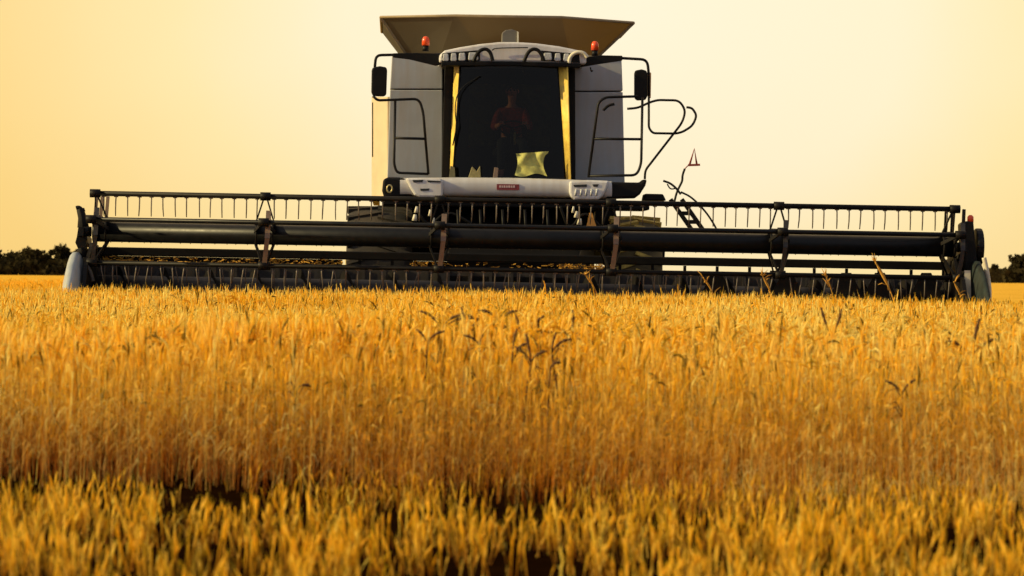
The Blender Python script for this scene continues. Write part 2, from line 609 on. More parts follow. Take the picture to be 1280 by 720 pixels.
def stubble_tpl(rnd, eared):
    """a short tuft: several cut or short stalks from one crown, some with small upright ears"""
    t = Tpl()
    for k in range(rnd.randint(5, 9)):
        ang = rnd.uniform(0, 6.28)
        b0 = Vector((math.cos(ang), math.sin(ang), 0)) * rnd.uniform(0.0, 0.03)
        h = rnd.uniform(0.04, 0.13)
        o = b0 + Vector((math.cos(ang), math.sin(ang), 0)) * rnd.uniform(0.0, 0.035)
        top = Vector((o.x, o.y, h))
        mid = b0.lerp(top, 0.55) + Vector((0, 0, 0.01))
        r_ = rnd.uniform(0.0018, 0.0030)
        t.tube([b0, mid, top], [r_ * 1.2, r_, r_ * 0.9], 4, 0)
        if eared and rnd.random() < 0.75:
            d = (top - mid).normalized()
            L = rnd.uniform(0.045, 0.075)
            e = rnd.uniform(0.0045, 0.0075)
            t.tube([top, top + d * L * 0.3, top + d * L * 0.7, top + d * L], [e * 0.5, e, e * 0.85, e * 0.2], 4, 2)
    for k in range(rnd.randint(1, 2)):
        ang = rnd.uniform(0, 6.28)
        d = Vector((math.cos(ang), math.sin(ang), 0))
        L = rnd.uniform(0.08, 0.18)
        up = rnd.uniform(0.4, 1.2)
        pts = [d * (L * f * 0.7) + Vector((0, 0, 0.02 + L * (up * f - 0.6 * f * f))) for f in (0, 0.35, 0.7, 1.0)]
        lw = rnd.uniform(0.002, 0.004)
        t.ribbon(pts, [lw * 0.6, lw, lw * 0.7, 0.0008], (-d.y, d.x, 0), 1)
    return t.arrays()


def plant_mesh(name, batches, m):
    """batches: list of (template, x, y, scale, rot, tiltx, tilty, tone). One mesh out of all of them."""
    V, Q, PT, TN, off = [], [], [], [], 0
    for (tv, tq, tp), x, y, s, rot, tx, ty, tone in batches:
        n = len(x)
        if n == 0:
            continue
        c, si = np.cos(rot)[:, None], np.sin(rot)[:, None]
        vx = (tv[None, :, 0] * c - tv[None, :, 1] * si) * s[:, None]
        vy = (tv[None, :, 0] * si + tv[None, :, 1] * c) * s[:, None]
        vz = tv[None, :, 2] * s[:, None]
        vx = vx + vz * tx[:, None] + x[:, None]
        vy = vy + vz * ty[:, None] + y[:, None]
        k = len(tv)
        V.append(np.stack([vx, vy, vz], -1).reshape(-1, 3).astype(np.float32))
        Q.append((tq[None] + (np.arange(n, dtype=np.int32) * k)[:, None, None] + off).reshape(-1, 4))
        PT.append(np.tile(tp, n))
        TN.append(np.repeat(tone, k).astype(np.float32))
        off += n * k
    V, Q, PT, TN = np.concatenate(V), np.concatenate(Q), np.concatenate(PT), np.concatenate(TN)
    me = bpy.data.meshes.new(name)
    me.vertices.add(len(V))
    me.vertices.foreach_set('co', V.ravel())
    me.loops.add(len(Q) * 4)
    me.loops.foreach_set('vertex_index', Q.ravel().astype(np.int32))
    me.polygons.add(len(Q))
    me.polygons.foreach_set('loop_start', np.arange(0, len(Q) * 4, 4, dtype=np.int32))
    me.polygons.foreach_set('use_smooth', np.ones(len(Q), dtype=bool))
    a = me.attributes.new('tone', 'FLOAT', 'POINT')
    a.data.foreach_set('value', TN)
    a = me.attributes.new('plant_part', 'FLOAT', 'POINT')
    a.data.foreach_set('value', PT.astype(np.float32))
    me.update(calc_edges=True)
    me.materials.append(m)
    o = bpy.data.objects.new(name, me)
    COL.objects.link(o)
    return o


def wheat_material(name, low, high, pale, zlo, zhi, trans=0.42):
    m = bpy.data.materials.new(name)
    m.use_nodes = True
    nt = m.node_tree
    nt.nodes.remove(nt.nodes['Principled BSDF'])
    out = nt.nodes['Material Output']
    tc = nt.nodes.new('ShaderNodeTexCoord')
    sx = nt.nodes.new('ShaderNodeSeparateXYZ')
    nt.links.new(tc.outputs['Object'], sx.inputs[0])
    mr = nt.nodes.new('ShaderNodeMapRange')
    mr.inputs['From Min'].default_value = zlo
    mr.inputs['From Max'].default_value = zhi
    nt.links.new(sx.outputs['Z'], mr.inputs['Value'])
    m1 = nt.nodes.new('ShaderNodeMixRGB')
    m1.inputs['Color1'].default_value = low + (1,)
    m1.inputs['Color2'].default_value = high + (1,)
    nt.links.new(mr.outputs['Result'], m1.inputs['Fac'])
    at = nt.nodes.new('ShaderNodeAttribute')
    at.attribute_name = 'tone'
    # tone: 0 dark, 0.5 gold, 1 pale
    rd = nt.nodes.new('ShaderNodeMapRange')
    rd.inputs['From Min'].default_value = 0.0
    rd.inputs['From Max'].default_value = 0.45
    rd.inputs['To Min'].default_value = 0.05
    nt.links.new(at.outputs['Fac'], rd.inputs['Value'])
    vm = nt.nodes.new('ShaderNodeVectorMath')
    vm.operation = 'SCALE'
    nt.links.new(m1.outputs['Color'], vm.inputs[0])
    nt.links.new(rd.outputs['Result'], vm.inputs['Scale'])
    rl = nt.nodes.new('ShaderNodeMapRange')
    rl.inputs['From Min'].default_value = 0.55
    rl.inputs['From Max'].default_value = 1.0
    nt.links.new(at.outputs['Fac'], rl.inputs['Value'])
    m2 = nt.nodes.new('ShaderNodeMixRGB')
    m2.inputs['Color2'].default_value = pale + (1,)
    nt.links.new(rl.outputs['Result'], m2.inputs['Fac'])
    nt.links.new(vm.outputs[0], m2.inputs['Color1'])
    d = nt.nodes.new('ShaderNodeBsdfDiffuse')
    t = nt.nodes.new('ShaderNodeBsdfTranslucent')
    nt.links.new(m2.outputs['Color'], d.inputs['Color'])
    nt.links.new(m2.outputs['Color'], t.inputs['Color'])
    x = nt.nodes.new('ShaderNodeMixShader')
    x.inputs[0].default_value = trans
    nt.links.new(d.outputs[0], x.inputs[1])
    nt.links.new(t.outputs[0], x.inputs[2])
    gl = nt.nodes.new('ShaderNodeBsdfGlossy')
    gl.inputs['Roughness'].default_value = 0.38
    gl.inputs['Color'].default_value = (1, 0.66, 0.20, 1)
    x2 = nt.nodes.new('ShaderNodeMixShader')
    x2.inputs[0].default_value = 0.07
    nt.links.new(x.outputs[0], x2.inputs[1])
    nt.links.new(gl.outputs[0], x2.inputs[2])
    nt.links.new(x2.outputs[0], out.inputs[0])
    return m


SC.cycles.diffuse_bounces = 8
SC.cycles.max_bounces = 12
M['wheat'] = wheat_material('ripe_wheat', (0.66, 0.19, 0.003), (1.0, 0.64, 0.034), (1.0, 0.88, 0.32), 0.05, 0.46, 0.58)  # low: browner stem feet, deepened further for shade at the crop's base
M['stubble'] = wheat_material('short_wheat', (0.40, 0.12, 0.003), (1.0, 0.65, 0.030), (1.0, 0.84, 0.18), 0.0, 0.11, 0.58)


def half_width(y):
    return y * 0.158 + 1.3


def scatter(y0, y1, dens, rng):
    """even random points inside the widened view between two distances"""
    wmax = half_width(y1)
    n = int(dens * (y1 - y0) * 2 * wmax)
    y = rng.uniform(y0, y1, n)
    x = rng.uniform(-wmax, wmax, n)
    k = np.abs(x) < half_width(y)
    return x[k], y[k]


EDGE = 15.4


def sstep(t):
    t = np.clip(t, 0, 1)
    return t * t * (3 - 2 * t)


def front_ramp(x, y):
    """0 at the thin, short front of the crop, 1 where it stands full and tall"""
    y0 = 14.5 - 1.5 * sstep((x + 1.6) / 2.4) + 1.7 * (value_noise(x, y, 0.8, 5) - 0.5) + 0.5 * (value_noise(x, y, 0.25, 6) - 0.5)
    y1 = 15.8 + 2.6 * sstep((x + 1.6) / 2.4)
    return (y - y0) / (y1 - y0)


def wheat_batches(zones):
    rnd = random.Random(3)
    rng = RNG
    out = []
    for lod, y0, y1, dens, ntpl in zones:
        x, y = scatter(y0, y1, dens, rng)
        fr = front_ramp(x, y)
        k = (fr > 0) & (rng.random(len(x)) < 0.30 + 0.70 * np.clip(fr * 1.4, 0, 1))
        x, y, fr = x[k], y[k], fr[k]
        # the machine has taken the crop behind its cutter bar; uncut crop goes on past the left end only
        cut = (y > 45.25 + 0.035 * x) & (x > -6.15)
        x, y, fr = x[~cut], y[~cut], fr[~cut]
        tid = rng.integers(0, ntpl, len(x))
        big = value_noise(x, y, 2.6, 21)
        small = value_noise(x, y, 0.5, 22)
        tall = 0.79 + 0.20 * big + 0.10 * (small - 0.5) + rng.normal(0, 0.05, len(x))
        tall = tall * (0.42 + 0.58 * sstep(fr + 0.12 * rng.normal(0, 1, len(x))))
        for t in range(ntpl):
            s = tid == t
            n = int(s.sum())
            h = 0.66
            tpl = wheat_tpl(rnd, h, lod, rnd.choice([0.1, 0.3, 0.6, 1.0, 1.6, 2.3]), rnd.uniform(0.07, 0.095))
            wind = 0.10 * (value_noise(x[s], y[s], 1.3, 31) - 0.4)
            tone = 0.66 + 0.50 * (value_noise(x[s], y[s], 1.9, 41) - 0.5) + rng.normal(0, 0.17, n)
            dk = rng.random(n) < 0.075
            tone[dk] = rng.uniform(0.0, 0.15, int(dk.sum()))
            out.append((tpl, x[s], y[s], tall[s], rng.uniform(0, 6.283, n), wind + rng.normal(0, 0.06, n), rng.normal(0, 0.06, n), np.clip(tone, 0, 1)))
    return out


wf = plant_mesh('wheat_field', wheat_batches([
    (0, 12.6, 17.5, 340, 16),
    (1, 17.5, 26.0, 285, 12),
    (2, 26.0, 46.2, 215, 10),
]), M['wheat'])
tag(wf, 'tall ripe golden wheat standing in front of the combine header', 'wheat', kind='stuff')

# uncut crop continuing to the left of the machine
rng = RNG
n = 15000
x = rng.uniform(-16, -6.15, n)
y = 46.2 + 50 * rng.random(n) ** 1.5
k = x > -(y * 0.158 + 1.5)
x, y = x[k], y[k]
rnd = random.Random(9)
bt = []
tid = rng.integers(0, 5, len(x))
for t in range(5):
    s = tid == t
    n = int(s.sum())
    tone = 0.5 + rng.normal(0, 0.13, n)
    bt.append((wheat_tpl(rnd, 0.66, 2, rnd.choice([0.3, 0.8, 1.6]), 0.09), x[s], y[s], 0.79 + 0.2 * value_noise(x[s], y[s], 2.6, 21) + rng.normal(0, 0.04, n), rng.uniform(0, 6.28, n), rng.normal(0, 0.06, n), rng.normal(0, 0.06, n), np.clip(tone, 0, 1)))
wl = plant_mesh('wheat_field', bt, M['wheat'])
tag(wl, 'distant golden wheat beyond the left end of the header', 'wheat', kind='stuff')

# short thin stalks in the foreground
def short_tpl(rnd):
    t = Tpl()
    for k in range(rnd.randint(1, 2)):
        o = Vector((rnd.uniform(-0.02, 0.02), rnd.uniform(-0.02, 0.02), 0))
        h = rnd.uniform(0.04, 0.115)
        top = o + Vector((rnd.uniform(-0.022, 0.022), rnd.uniform(-0.02, 0.02), h))
        mid = o.lerp(top, 0.5) + Vector((rnd.uniform(-0.004, 0.004), 0, 0))
        r_ = rnd.uniform(0.0016, 0.0024)
        t.tube([o, mid, top], [r_ * 1.2, r_, r_], 4, 0)
        if rnd.random() < 0.85:
            d = (top - mid).normalized() + Vector((rnd.uniform(-0.25, 0.25), 0, 0))
            d.normalize()
            L = rnd.uniform(0.03, 0.058)
            e = rnd.uniform(0.0028, 0.0050)
            t.tube([top, top + d * L * 0.25, top + d * L * 0.65, top + d * L], [e * 0.5, e, e * 0.85, e * 0.2], 5, 2)
            for q in range(4):
                an = rnd.uniform(0, 6.28)
                w_ = (d + Vector((math.cos(an), math.sin(an), 0)) * 0.3).normalized()
                b0 = top + d * L * rnd.uniform(0.2, 0.9)
                t.ribbon([b0, b0 + w_ * rnd.uniform(0.02, 0.045)], [0.0007, 0.0002], (-math.sin(an), math.cos(an), 0), 3)
    if rnd.random() < 0.3:
        ang = rnd.uniform(0, 6.28)
        d = Vector((math.cos(ang), math.sin(ang), 0))
        L = rnd.uniform(0.05, 0.11)
        pts = [d * (L * f * 0.6) + Vector((0, 0, 0.03 + L * (1.1 * f - 0.6 * f * f))) for f in (0, 0.4, 0.75, 1.0)]
        t.ribbon(pts, [0.0012, 0.0024, 0.0018, 0.0004], (-d.y, d.x, 0), 1)
    return t.arrays()


rnd = random.Random(5)
bt = []
x, y = scatter(8.6, 15.6, 250, rng)
pn = 0.5 * value_noise(x, y, 0.6, 61) + 0.5 * value_noise(x, y, 0.14, 62)
far = np.clip((y - 12.0) / 1.8, 0, 1)
k = (pn + rng.normal(0, 0.05, len(x)) > 0.46 + (0.20 - 0.17 * sstep((x + 0.6) / 1.8)) * far + 0.30 * (value_noise(x, y, 0.9, 63) - 0.5)) & (front_ramp(x, y) < 0.45)
x, y, far = x[k], y[k], far[k]
tid = rng.integers(0, 14, len(x))
for t in range(14):
    s = tid == t
    n = int(s.sum())
    bt.append((short_tpl(rnd), x[s], y[s], rng.uniform(0.5, 1.3, n) * (1 - 0.25 * far[s]), rng.uniform(0, 6.28, n), rng.normal(0, 0.09, n), rng.normal(0, 0.07, n), np.clip(0.5 + rng.normal(0, 0.18, n), 0, 1)))
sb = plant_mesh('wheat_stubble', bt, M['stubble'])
tag(sb, 'short thin golden stalks on dark soil in the foreground', 'stubble', kind='stuff')

# cut stubble behind the machine to the right
bt = []
n = 9000
x = rng.uniform(5.5, 22, n)
y = 47 + 80 * rng.random(n) ** 1.6
tid = rng.integers(0, 4, n)
for t in range(4):
    s = tid == t
    k = int(s.sum())
    bt.append((stubble_tpl(rnd, False), x[s], y[s], rng.uniform(0.6, 1.0, k), rng.uniform(0, 6.28, k), rng.normal(0, 0.08, k), rng.normal(0, 0.08, k), np.clip(0.55 + rng.normal(0, 0.14, k), 0, 1)))
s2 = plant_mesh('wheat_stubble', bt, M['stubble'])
tag(s2, 'pale cut stubble behind the right end of the header', 'stubble', kind='stuff')

# ------------------------------------------------------------------ far woods
M['leaf'] = translucent_mat('far_foliage', (0.035, 0.028, 0.012), 0.3, var=0.5, scale=0.4)


def wood(x0, x1, dist, count, hmin, hmax, label, seed):
    rg = np.random.default_rng(seed)
    V, Q, off = [], [], 0
    cs = rg.uniform(x0, x1, count)
    for cx in cs:
        cy = dist + rg.uniform(-12, 25)
        H = rg.uniform(hmin, hmax)
        wd = H * rg.uniform(0.35, 0.6)
        m = 420
        # several overlapping clumps make one crown
        k = 7
        cc = np.stack([rg.normal(0, wd * 0.5, k), rg.normal(0, wd * 0.5, k), H * rg.uniform(0.12, 0.85, k)], -1)
        cr = wd * rg.uniform(0.3, 0.62, k)
        w_ = rg.integers(0, k, m)
        d = rg.normal(0, 1, (m, 3))
        d /= np.linalg.norm(d, axis=1)[:, None]
        c = cc[w_] + d * (cr[w_] * rg.random(m) ** 0.35)[:, None] * np.array([1, 1, 0.85])
        c[:, 2] = np.maximum(c[:, 2], 0.1)
        c += np.array([cx, cy, 0])
        a = rg.normal(0, 1, (m, 3))
        a /= np.linalg.norm(a, axis=1)[:, None]
        b_ = np.cross(a, rg.normal(0, 1, (m, 3)))
        b_ /= np.linalg.norm(b_, axis=1)[:, None]
        s = rg.uniform(0.14, 0.36, m)[:, None] * (H / 5)
        V.append(np.stack([c - a * s - b_ * s, c + a * s - b_ * s * 0.6, c + a * s + b_ * s, c - a * s * 0.7 + b_ * s], 1).reshape(-1, 3))
        Q.append((np.arange(m * 4).reshape(m, 4) + off))
        off += m * 4
    # undergrowth closing the foot of the wood
    m = int((x1 - x0) * 60)
    c = np.stack([rg.uniform(x0, x1, m), dist + rg.uniform(-14, 20, m), rg.uniform(0, hmin * 0.75, m)], -1)
    a = rg.normal(0, 1, (m, 3))
    a /= np.linalg.norm(a, axis=1)[:, None]
    b_ = np.cross(a, rg.normal(0, 1, (m, 3)))
    b_ /= np.linalg.norm(b_, axis=1)[:, None]
    s = rg.uniform(0.3, 0.6, m)[:, None]
    V.append(np.stack([c - a * s - b_ * s, c + a * s - b_ * s * 0.6, c + a * s + b_ * s, c - a * s * 0.7 + b_ * s], 1).reshape(-1, 3))
    Q.append(np.arange(m * 4).reshape(m, 4) + off)
    V, Q = np.concatenate(V), np.concatenate(Q)
    me = bpy.data.meshes.new('distant_wood')
    me.from_pydata(V.tolist(), [], Q.tolist())
    me.materials.append(M['leaf'])
    o = bpy.data.objects.new('distant_wood', me)
    COL.objects.link(o)
    return tag(o, label, 'wood', kind='stuff')


wood(-150, -86, 700, 46, 4.2, 6.8, 'dark far-off wood on the horizon at the left edge', 1)
wood(99, 165, 700, 46, 3.6, 6.6, 'dark far-off wood on the horizon at the right edge', 2)

# ------------------------------------------------------------------ COMBINE
CH = empty('combine_harvester', CB)
tag(CH, 'grey combine harvester with open grain tank and wide black reel header facing the camera', 'combine harvester')


def part(mb, name, m, parent=CH, bevel=0.0, loc=None, label=None):
    o = mb.build(name, M[m] if isinstance(m, str) else m, parent, bevel, loc)
    if label:
        o['label'] = label
    return o


# --- grain tank extension (open hopper): octagonal flare, translucent panels
def hop():
    b4 = [P(508, 68, 4.75), P(552, 66, 4.4), P(712, 66, 4.4), P(748, 70, 4.75)]
    t4 = [P(476, 21.5, 4.35), P(568, 19.5, 3.7), P(702, 21.5, 3.7), P(792, 28.5, 4.35)]
    # carry the ring round the back
    def back(p, dy):
        return Vector((p.x, p.y + dy, p.z))
    bb = [back(b4[3], 2.2), back(b4[2], 2.9), back(b4[1], 2.9), back(b4[0], 2.2)]
    tb = [back(t4[3], 3.0), back(t4[2], 4.3), back(t4[1], 4.3), back(t4[0], 3.0)]
    return b4 + bb, t4 + tb


hb, ht = hop()
mb = MB()
n = 8
mb.add(hb + ht, [(i, (i + 1) % n, (i + 1) % n + n, i + n) for i in range(n)])
o = part(mb, 'grain_tank_extension', 'hopper')
sol = o.modifiers.new('thickness', 'SOLIDIFY')
sol.thickness = 0.012
mb = MB()
mb.tube(ht, 0.022, 6, closed=True)
part(mb, 'tank_rim', 'hoprim', o)
for i in (0, 3):
    mb = MB().bar(hb[i], ht[i], 0.05, 0.03)
    part(mb, 'corner_strip', 'hoprim', o)

# --- body
yl = 3.9
seamL, seamR = 112, 114.5
mb = MB().plate([(490, 69), (553, 71), (553, seamL - 1), (487.5, seamL - 1)], yl, 0.6)
part(mb, 'body_panel', 'grey', bevel=0.012)
mb = MB().plate([(487.5, seamL + 0.5), (553, seamL + 0.5), (553, 224), (484, 222)], yl, 0.6)
part(mb, 'body_panel', 'grey', bevel=0.012)
mb = MB().plate([(718, 74), (777, 75), (778.5, seamR - 1), (718, seamR - 1)], yl, 0.6)
part(mb, 'body_panel', 'grey', bevel=0.012)
mb = MB().plate([(718, seamR + 0.5), (778.5, seamR + 0.5), (781, 230), (718, 228)], yl, 0.6)
part(mb, 'body_panel', 'grey', bevel=0.012)
# dark body core between the panels, the engine bay behind
a, b_ = P(500, 66, 4.6), P(770, 250, 4.6)
mb = MB().box((a.x, 4.55, 1.5), (b_.x, 9.5, a.z - 0.08))
part(mb, 'body_core', 'dark', bevel=0.03)
# side cover flaring outward behind the left front panel
f1, f2 = PX([(484.5, 121), (484.5, 247)], 4.0)
g1, g2 = PX([(464.5, 121), (464.5, 249)], 4.75)
mb = MB().prism([f1, f2, g2, g1], [f1 + Vector((0.1, 0, 0)), f2 + Vector((0.1, 0, 0)), g2 + Vector((0.1, 0.05, 0)), g1 + Vector((0.1, 0.05, 0))])
mb.box((g2.x + 0.001, 4.752, g2.z), (g2.x + 0.1, 9.4, g1.z))
o = part(mb, 'side_cover', 'side')
s1, s2 = P(466.5, 128, 4.69), P(466.5, 196, 4.69)
mb = MB().tube([s1, s2], 0.018, 6)
part(mb, 'cover_strap', 'black', o)

# --- cab
cy = 2.95
# rear shell, floor, side walls: a dark box open to the front
tl, tr = P(560, 78, cy + 0.3), P(714, 79, cy + 0.3)
bl, br = P(556, 223, cy + 0.3), P(717, 226, cy + 0.3)
ztop, zbot = tl.z + 0.02, bl.z - 0.03
mb = MB()
xl, xr = bl.x, br.x
mb.box((xl, cy + 1.45, zbot), (xr, cy + 1.5, ztop))            # back
mb.box((xl, cy + 0.3, zbot - 0.05), (xr, cy + 1.45, zbot))      # floor
mb.box((xl, cy + 0.3, ztop), (xr, cy + 1.45, ztop + 0.04))      # ceiling
mb.box((xl, cy + 0.34, zbot + 0.001), (xl + 0.03, cy + 1.449, zbot + 0.5))
mb.box((xr - 0.03, cy + 0.34, zbot + 0.001), (xr, cy + 1.449, zbot + 0.5))
part(mb, 'cab_shell', 'interior')
M['olive'] = mat('olive_reflection', (0.10, 0.095, 0.022), 0.7, var=0.95, scale=5)
mb = MB().box((xl + 0.35, cy + 1.43, zbot + 0.55), (xr - 0.3, cy + 1.448, ztop - 0.25))  # added blotchy panel painting the greenish reflections in the windscreen
part(mb, 'reflection_panel', 'olive', bevel=0.006)
# side windows
for x_ in (xl + 0.012, xr - 0.018):
    mb = MB().box((x_, cy + 0.36, zbot + 0.502), (x_ + 0.006, cy + 1.44, ztop - 0.002))
    part(mb, 'side_window', 'sideglass')
# door pillars
mb = MB().plate([(556, 79), (567, 79), (562, 223), (552, 222)], cy + 0.3, 0.10)
part(mb, 'cab_pillar', 'black', bevel=0.01)
mb = MB().plate([(711, 81), (719, 81), (719.5, 227), (713, 226)], cy + 0.3, 0.10)
part(mb, 'cab_pillar', 'black', bevel=0.01)


# windscreen: gently curved in plan, corner glass at the left, added fin at the right
def curve_sheet(topx, botx, yt, yb, y_of, n=14):
    vs, fs = [], []
    for i in range(n + 1):
        f = i / n
        yy = y_of(f)
        vs.append(P(topx[0] + (topx[1] - topx[0]) * f, yt[0] + (yt[1] - yt[0]) * f, yy))
        vs.append(P(botx[0] + (botx[1] - botx[0]) * f, yb[0] + (yb[1] - yb[0]) * f, yy))
    for i in range(n):
        fs.append((2 * i, 2 * i + 2, 2 * i + 3, 2 * i + 1))
    return MB().add(vs, fs, True)


mb = curve_sheet((576, 697), (566.5, 709), (81, 82), (222, 225), lambda f: cy - 0.10 + 0.10 * (2 * f - 1) ** 2)
part(mb, 'windscreen', 'glass')
mb = curve_sheet((567.5, 576), (562, 566.5), (82, 82), (221, 222), lambda f: cy + 0.24 - 0.24 * f, 6)
part(mb, 'corner_glass', 'cornerlit')
mb = curve_sheet((698, 710), (708, 714), (81, 82), (225, 226), lambda f: cy - 0.01 - 0.15 * f, 6)
o = part(mb, 'added_sun_fin', 'cornerlit')  # yellow fin added to catch the sun, standing in for a bright reflection
o.modifiers.new('thickness', 'SOLIDIFY').thickness = 0.006
# seals between windscreen and corner glass
mb = MB()
mb.tube(PX([(575.5, 80), (566.3, 222)], cy - 0.004), 0.014, 6)
part(mb, 'window_seal', 'black')
mb = MB()
mb.tube(PX([(697.5, 81), (709, 225)], cy - 0.004), 0.014, 6)
part(mb, 'window_seal', 'black')
# wiper
mb = MB()
mb.tube(smooth_path(PX([(571, 160), (568, 130), (575, 110), (600, 95)], cy - 0.12)), 0.008, 6)
mb.bar(P(566, 182, cy - 0.10), P(571, 158, cy - 0.10), 0.02, 0.015)
part(mb, 'windscreen_wiper', 'black')

# --- roof: curved cap, dark visor, lamp strips
vs, fs = [], []
cap_top = [(549, 69), (556, 63), (575, 59), (600, 55), (625, 52.5), (645, 52.5), (670, 54), (700, 58), (724, 63), (733, 70)]
front = PX(cap_top + [(733, 80), (700, 78.5), (640, 77), (580, 77), (549, 78)], cy - 0.12)
mb = MB().prism(front, [p + Vector((0, 1.7, 0)) for p in front])
cap = part(mb, 'cab_roof', 'roof', bevel=0.03)
mb = MB().plate([(552, 77.5), (640, 77), (726, 79.5), (726, 84), (640, 82), (552, 82)], cy - 0.17, 0.3)
part(mb, 'sun_visor', 'black', bevel=0.008)
# black lamp recess strips under the cap
for pts in ([(553, 66.5), (600, 62.5), (600, 76), (552, 77)], [(676, 63), (724, 67.5), (725, 78.5), (676, 76)]):
    mb = MB().plate(pts, cy - 0.125, 0.05)
    part(mb, 'lamp_recess', 'black', cap)
for (x0, x1, y0, y1) in ((553, 561, 67, 76.5), (563, 571, 66.5, 76.5), (573, 582, 66, 76), (585, 598, 65.5, 75.5),
                         (679, 690, 66, 75.5), (693, 701, 66.5, 76.5), (704, 712, 67, 77)):
    mb = MB()
    fr = PX([(x0 + 1.2, y0), (x1 - 0.8, y0), (x1, y1 - 2), (x1 - 1, y1), (x0 + 1, y1), (x0, y1 - 2)], cy - 0.155)
    mb.prism(fr, [p + Vector((0, 0.06, 0)) for p in fr])
    part(mb, 'work_lamp', 'lamp', cap, bevel=0.012)
# bright curved corner moulding on the right
mb = MB()
mb.tube(smooth_path(PX([(711, 79), (713, 70), (721, 65), (730, 66), (734, 72)], cy - 0.16)), 0.028, 8)
part(mb, 'corner_moulding', 'snoutpale', cap)
# two black hoops
for cx_, yb_ in ((604.5, 77), (667.5, 77)):
    mb = MB()
    pts = [(cx_ - 12.5, yb_), (cx_ - 9, yb_ - 9), (cx_ - 3, yb_ - 15), (cx_ + 4, yb_ - 16), (cx_ + 9, yb_ - 11), (cx_ + 11.5, yb_ - 1)]
    if cx_ > 640:
        pts = [(2 * cx_ - x, y) for x, y in pts][::-1]
        pts = [(cx_ - 12.5, yb_), (cx_ - 8, yb_ - 11), (cx_ - 2, yb_ - 16), (cx_ + 5, yb_ - 15), (cx_ + 10, yb_ - 8), (cx_ + 12.5, yb_ - 1)]
    mb.tube(smooth_path(PX(pts, cy - 0.22)), 0.026, 8)
    part(mb, 'grab_hoop', 'black', cap)
mb = MB().tube(smooth_path(PX([(615, 63), (619, 60), (660, 59.5)], cy - 0.16)), 0.008, 6)
part(mb, 'roof_cable', 'black', cap)
# aerial box on top
mb = MB().plate([(627, 55), (627.5, 41), (632, 37.5), (640, 36.5), (646, 39), (646, 54)], cy + 0.3, 0.25)
ab = part(mb, 'aerial_box', 'box', bevel=0.012)
mb = MB().plate([(646.3, 39), (648.3, 40), (648.3, 56), (646.3, 56)], cy + 0.28, 0.25)  # pale strip painted in for the sunlit edge of the box
part(mb, 'lit_box_edge', 'snoutpale', ab)

# beacons
for px, py in ((532, 64), (743.5, 70)):
    base = P(px, py, 3.3)
    mb = MB()
    mb.tube([base, base + Vector((0, 0, 0.08))], [0.05, 0.042], 12)
    bo = part(mb, 'beacon', 'blackmetal')
    mb = MB()
    mb.tube([base + Vector((0, 0, 0.082)), base + Vector((0, 0, 0.17)), base + Vector((0, 0, 0.205)), base + Vector((0, 0, 0.215))], [0.056, 0.054, 0.036, 0.008], 14)
    part(mb, 'beacon_lens', 'red', bo)

# mirror arms and mirrors
mb = MB()
mb.prism(PX([(491, 66.5), (520, 66), (549, 67), (553, 80), (545, 82), (512, 74), (491, 71.5)], 3.05), [p + Vector((0, 0.1, 0)) for p in PX([(491, 66.5), (520, 66), (549, 67), (553, 80), (545, 82), (512, 74), (491, 71.5)], 3.05)])
mb.tube(round_path(PX([(493, 68.5), (470, 69), (468.5, 84)], 3.1), 0.09), 0.022, 8)
ma = part(mb, 'mirror_arm', 'black', bevel=0.01)
fr = PX([(466, 84), (475, 82.5), (483, 84), (484, 88), (483, 118), (480, 120.5), (466, 120), (464, 115), (464.5, 88)], 3.0)
mb = MB().prism(fr, [p + Vector((0, 0.09, 0)) for p in fr])
part(mb, 'mirror', 'black', ma, bevel=0.02)
mb = MB()
pr = [(719, 76), (726, 72), (752, 69), (778, 69.5), (778, 75.5), (748, 80), (724, 84), (718, 81)]
mb.prism(PX(pr, 3.05), [p + Vector((0, 0.1, 0)) for p in PX(pr, 3.05)])
mb.tube(round_path(PX([(774, 72.5), (809, 74.5), (811, 92), (811, 120)], 3.1), 0.10), 0.022, 8)
ma = part(mb, 'mirror_arm', 'black', bevel=0.01)
mb = MB().tube(smooth_path(PX([(738, 84), (739, 90), (741, 88)], 3.06)), 0.01, 6)
part(mb, 'cable_end', 'black', ma)
fr = PX([(794, 88), (802, 86.5), (808, 88), (809.5, 92), (809.5, 120), (807, 125), (796, 125.5), (793, 122), (793, 92)], 3.0)
mb = MB().prism(fr, [p + Vector((0, 0.09, 0)) for p in fr])
part(mb, 'mirror', 'black', ma, bevel=0.02)
mb = MB().plate([(811.5, 90), (814, 91), (813.5, 122), (811.5, 124)], 3.2, 0.03)
part(mb, 'lit_fringe', 'amber', ma)  # orange strip added to paint the lit fringe beside the mirror

# handrails
def rail(paths, yl, r=0.019, rad=0.09, name='handrail', label=None):
    mb = MB()
    for p in paths:
        mb.tube(round_path(PX(p, yl), rad), r, 8)
    return part(mb, name, 'blackmetal', label=label)


rail([[(466, 120), (472, 125.5), (524, 123.5), (529, 140), (535.5, 218)], [(494, 125), (492.5, 205), (496, 216), (535.5, 217.5)], [(493, 172.5), (531.5, 173.5)]], 2.75)
rail([[(735.5, 222), (748, 128), (757, 121.5), (797, 120.5)], [(803, 122), (801.5, 205), (796, 219), (737, 220)], [(742, 173.5), (802, 174)]], 2.75)
rail([[(811, 120), (811, 160), (816, 166.5), (850, 167), (866, 157), (871, 144), (865, 135), (858, 134)],
      [(784, 136), (797, 135), (812, 128), (822, 125), (849, 125.5), (857, 138), (853, 153), (806.5, 213), (806, 224)]], 2.9, 0.017, 0.12)
mb = MB().tube(smooth_path(PX([(754, 138), (760, 132), (768, 130)], 2.74)), 0.022, 6)
part(mb, 'rail_grip', 'black')

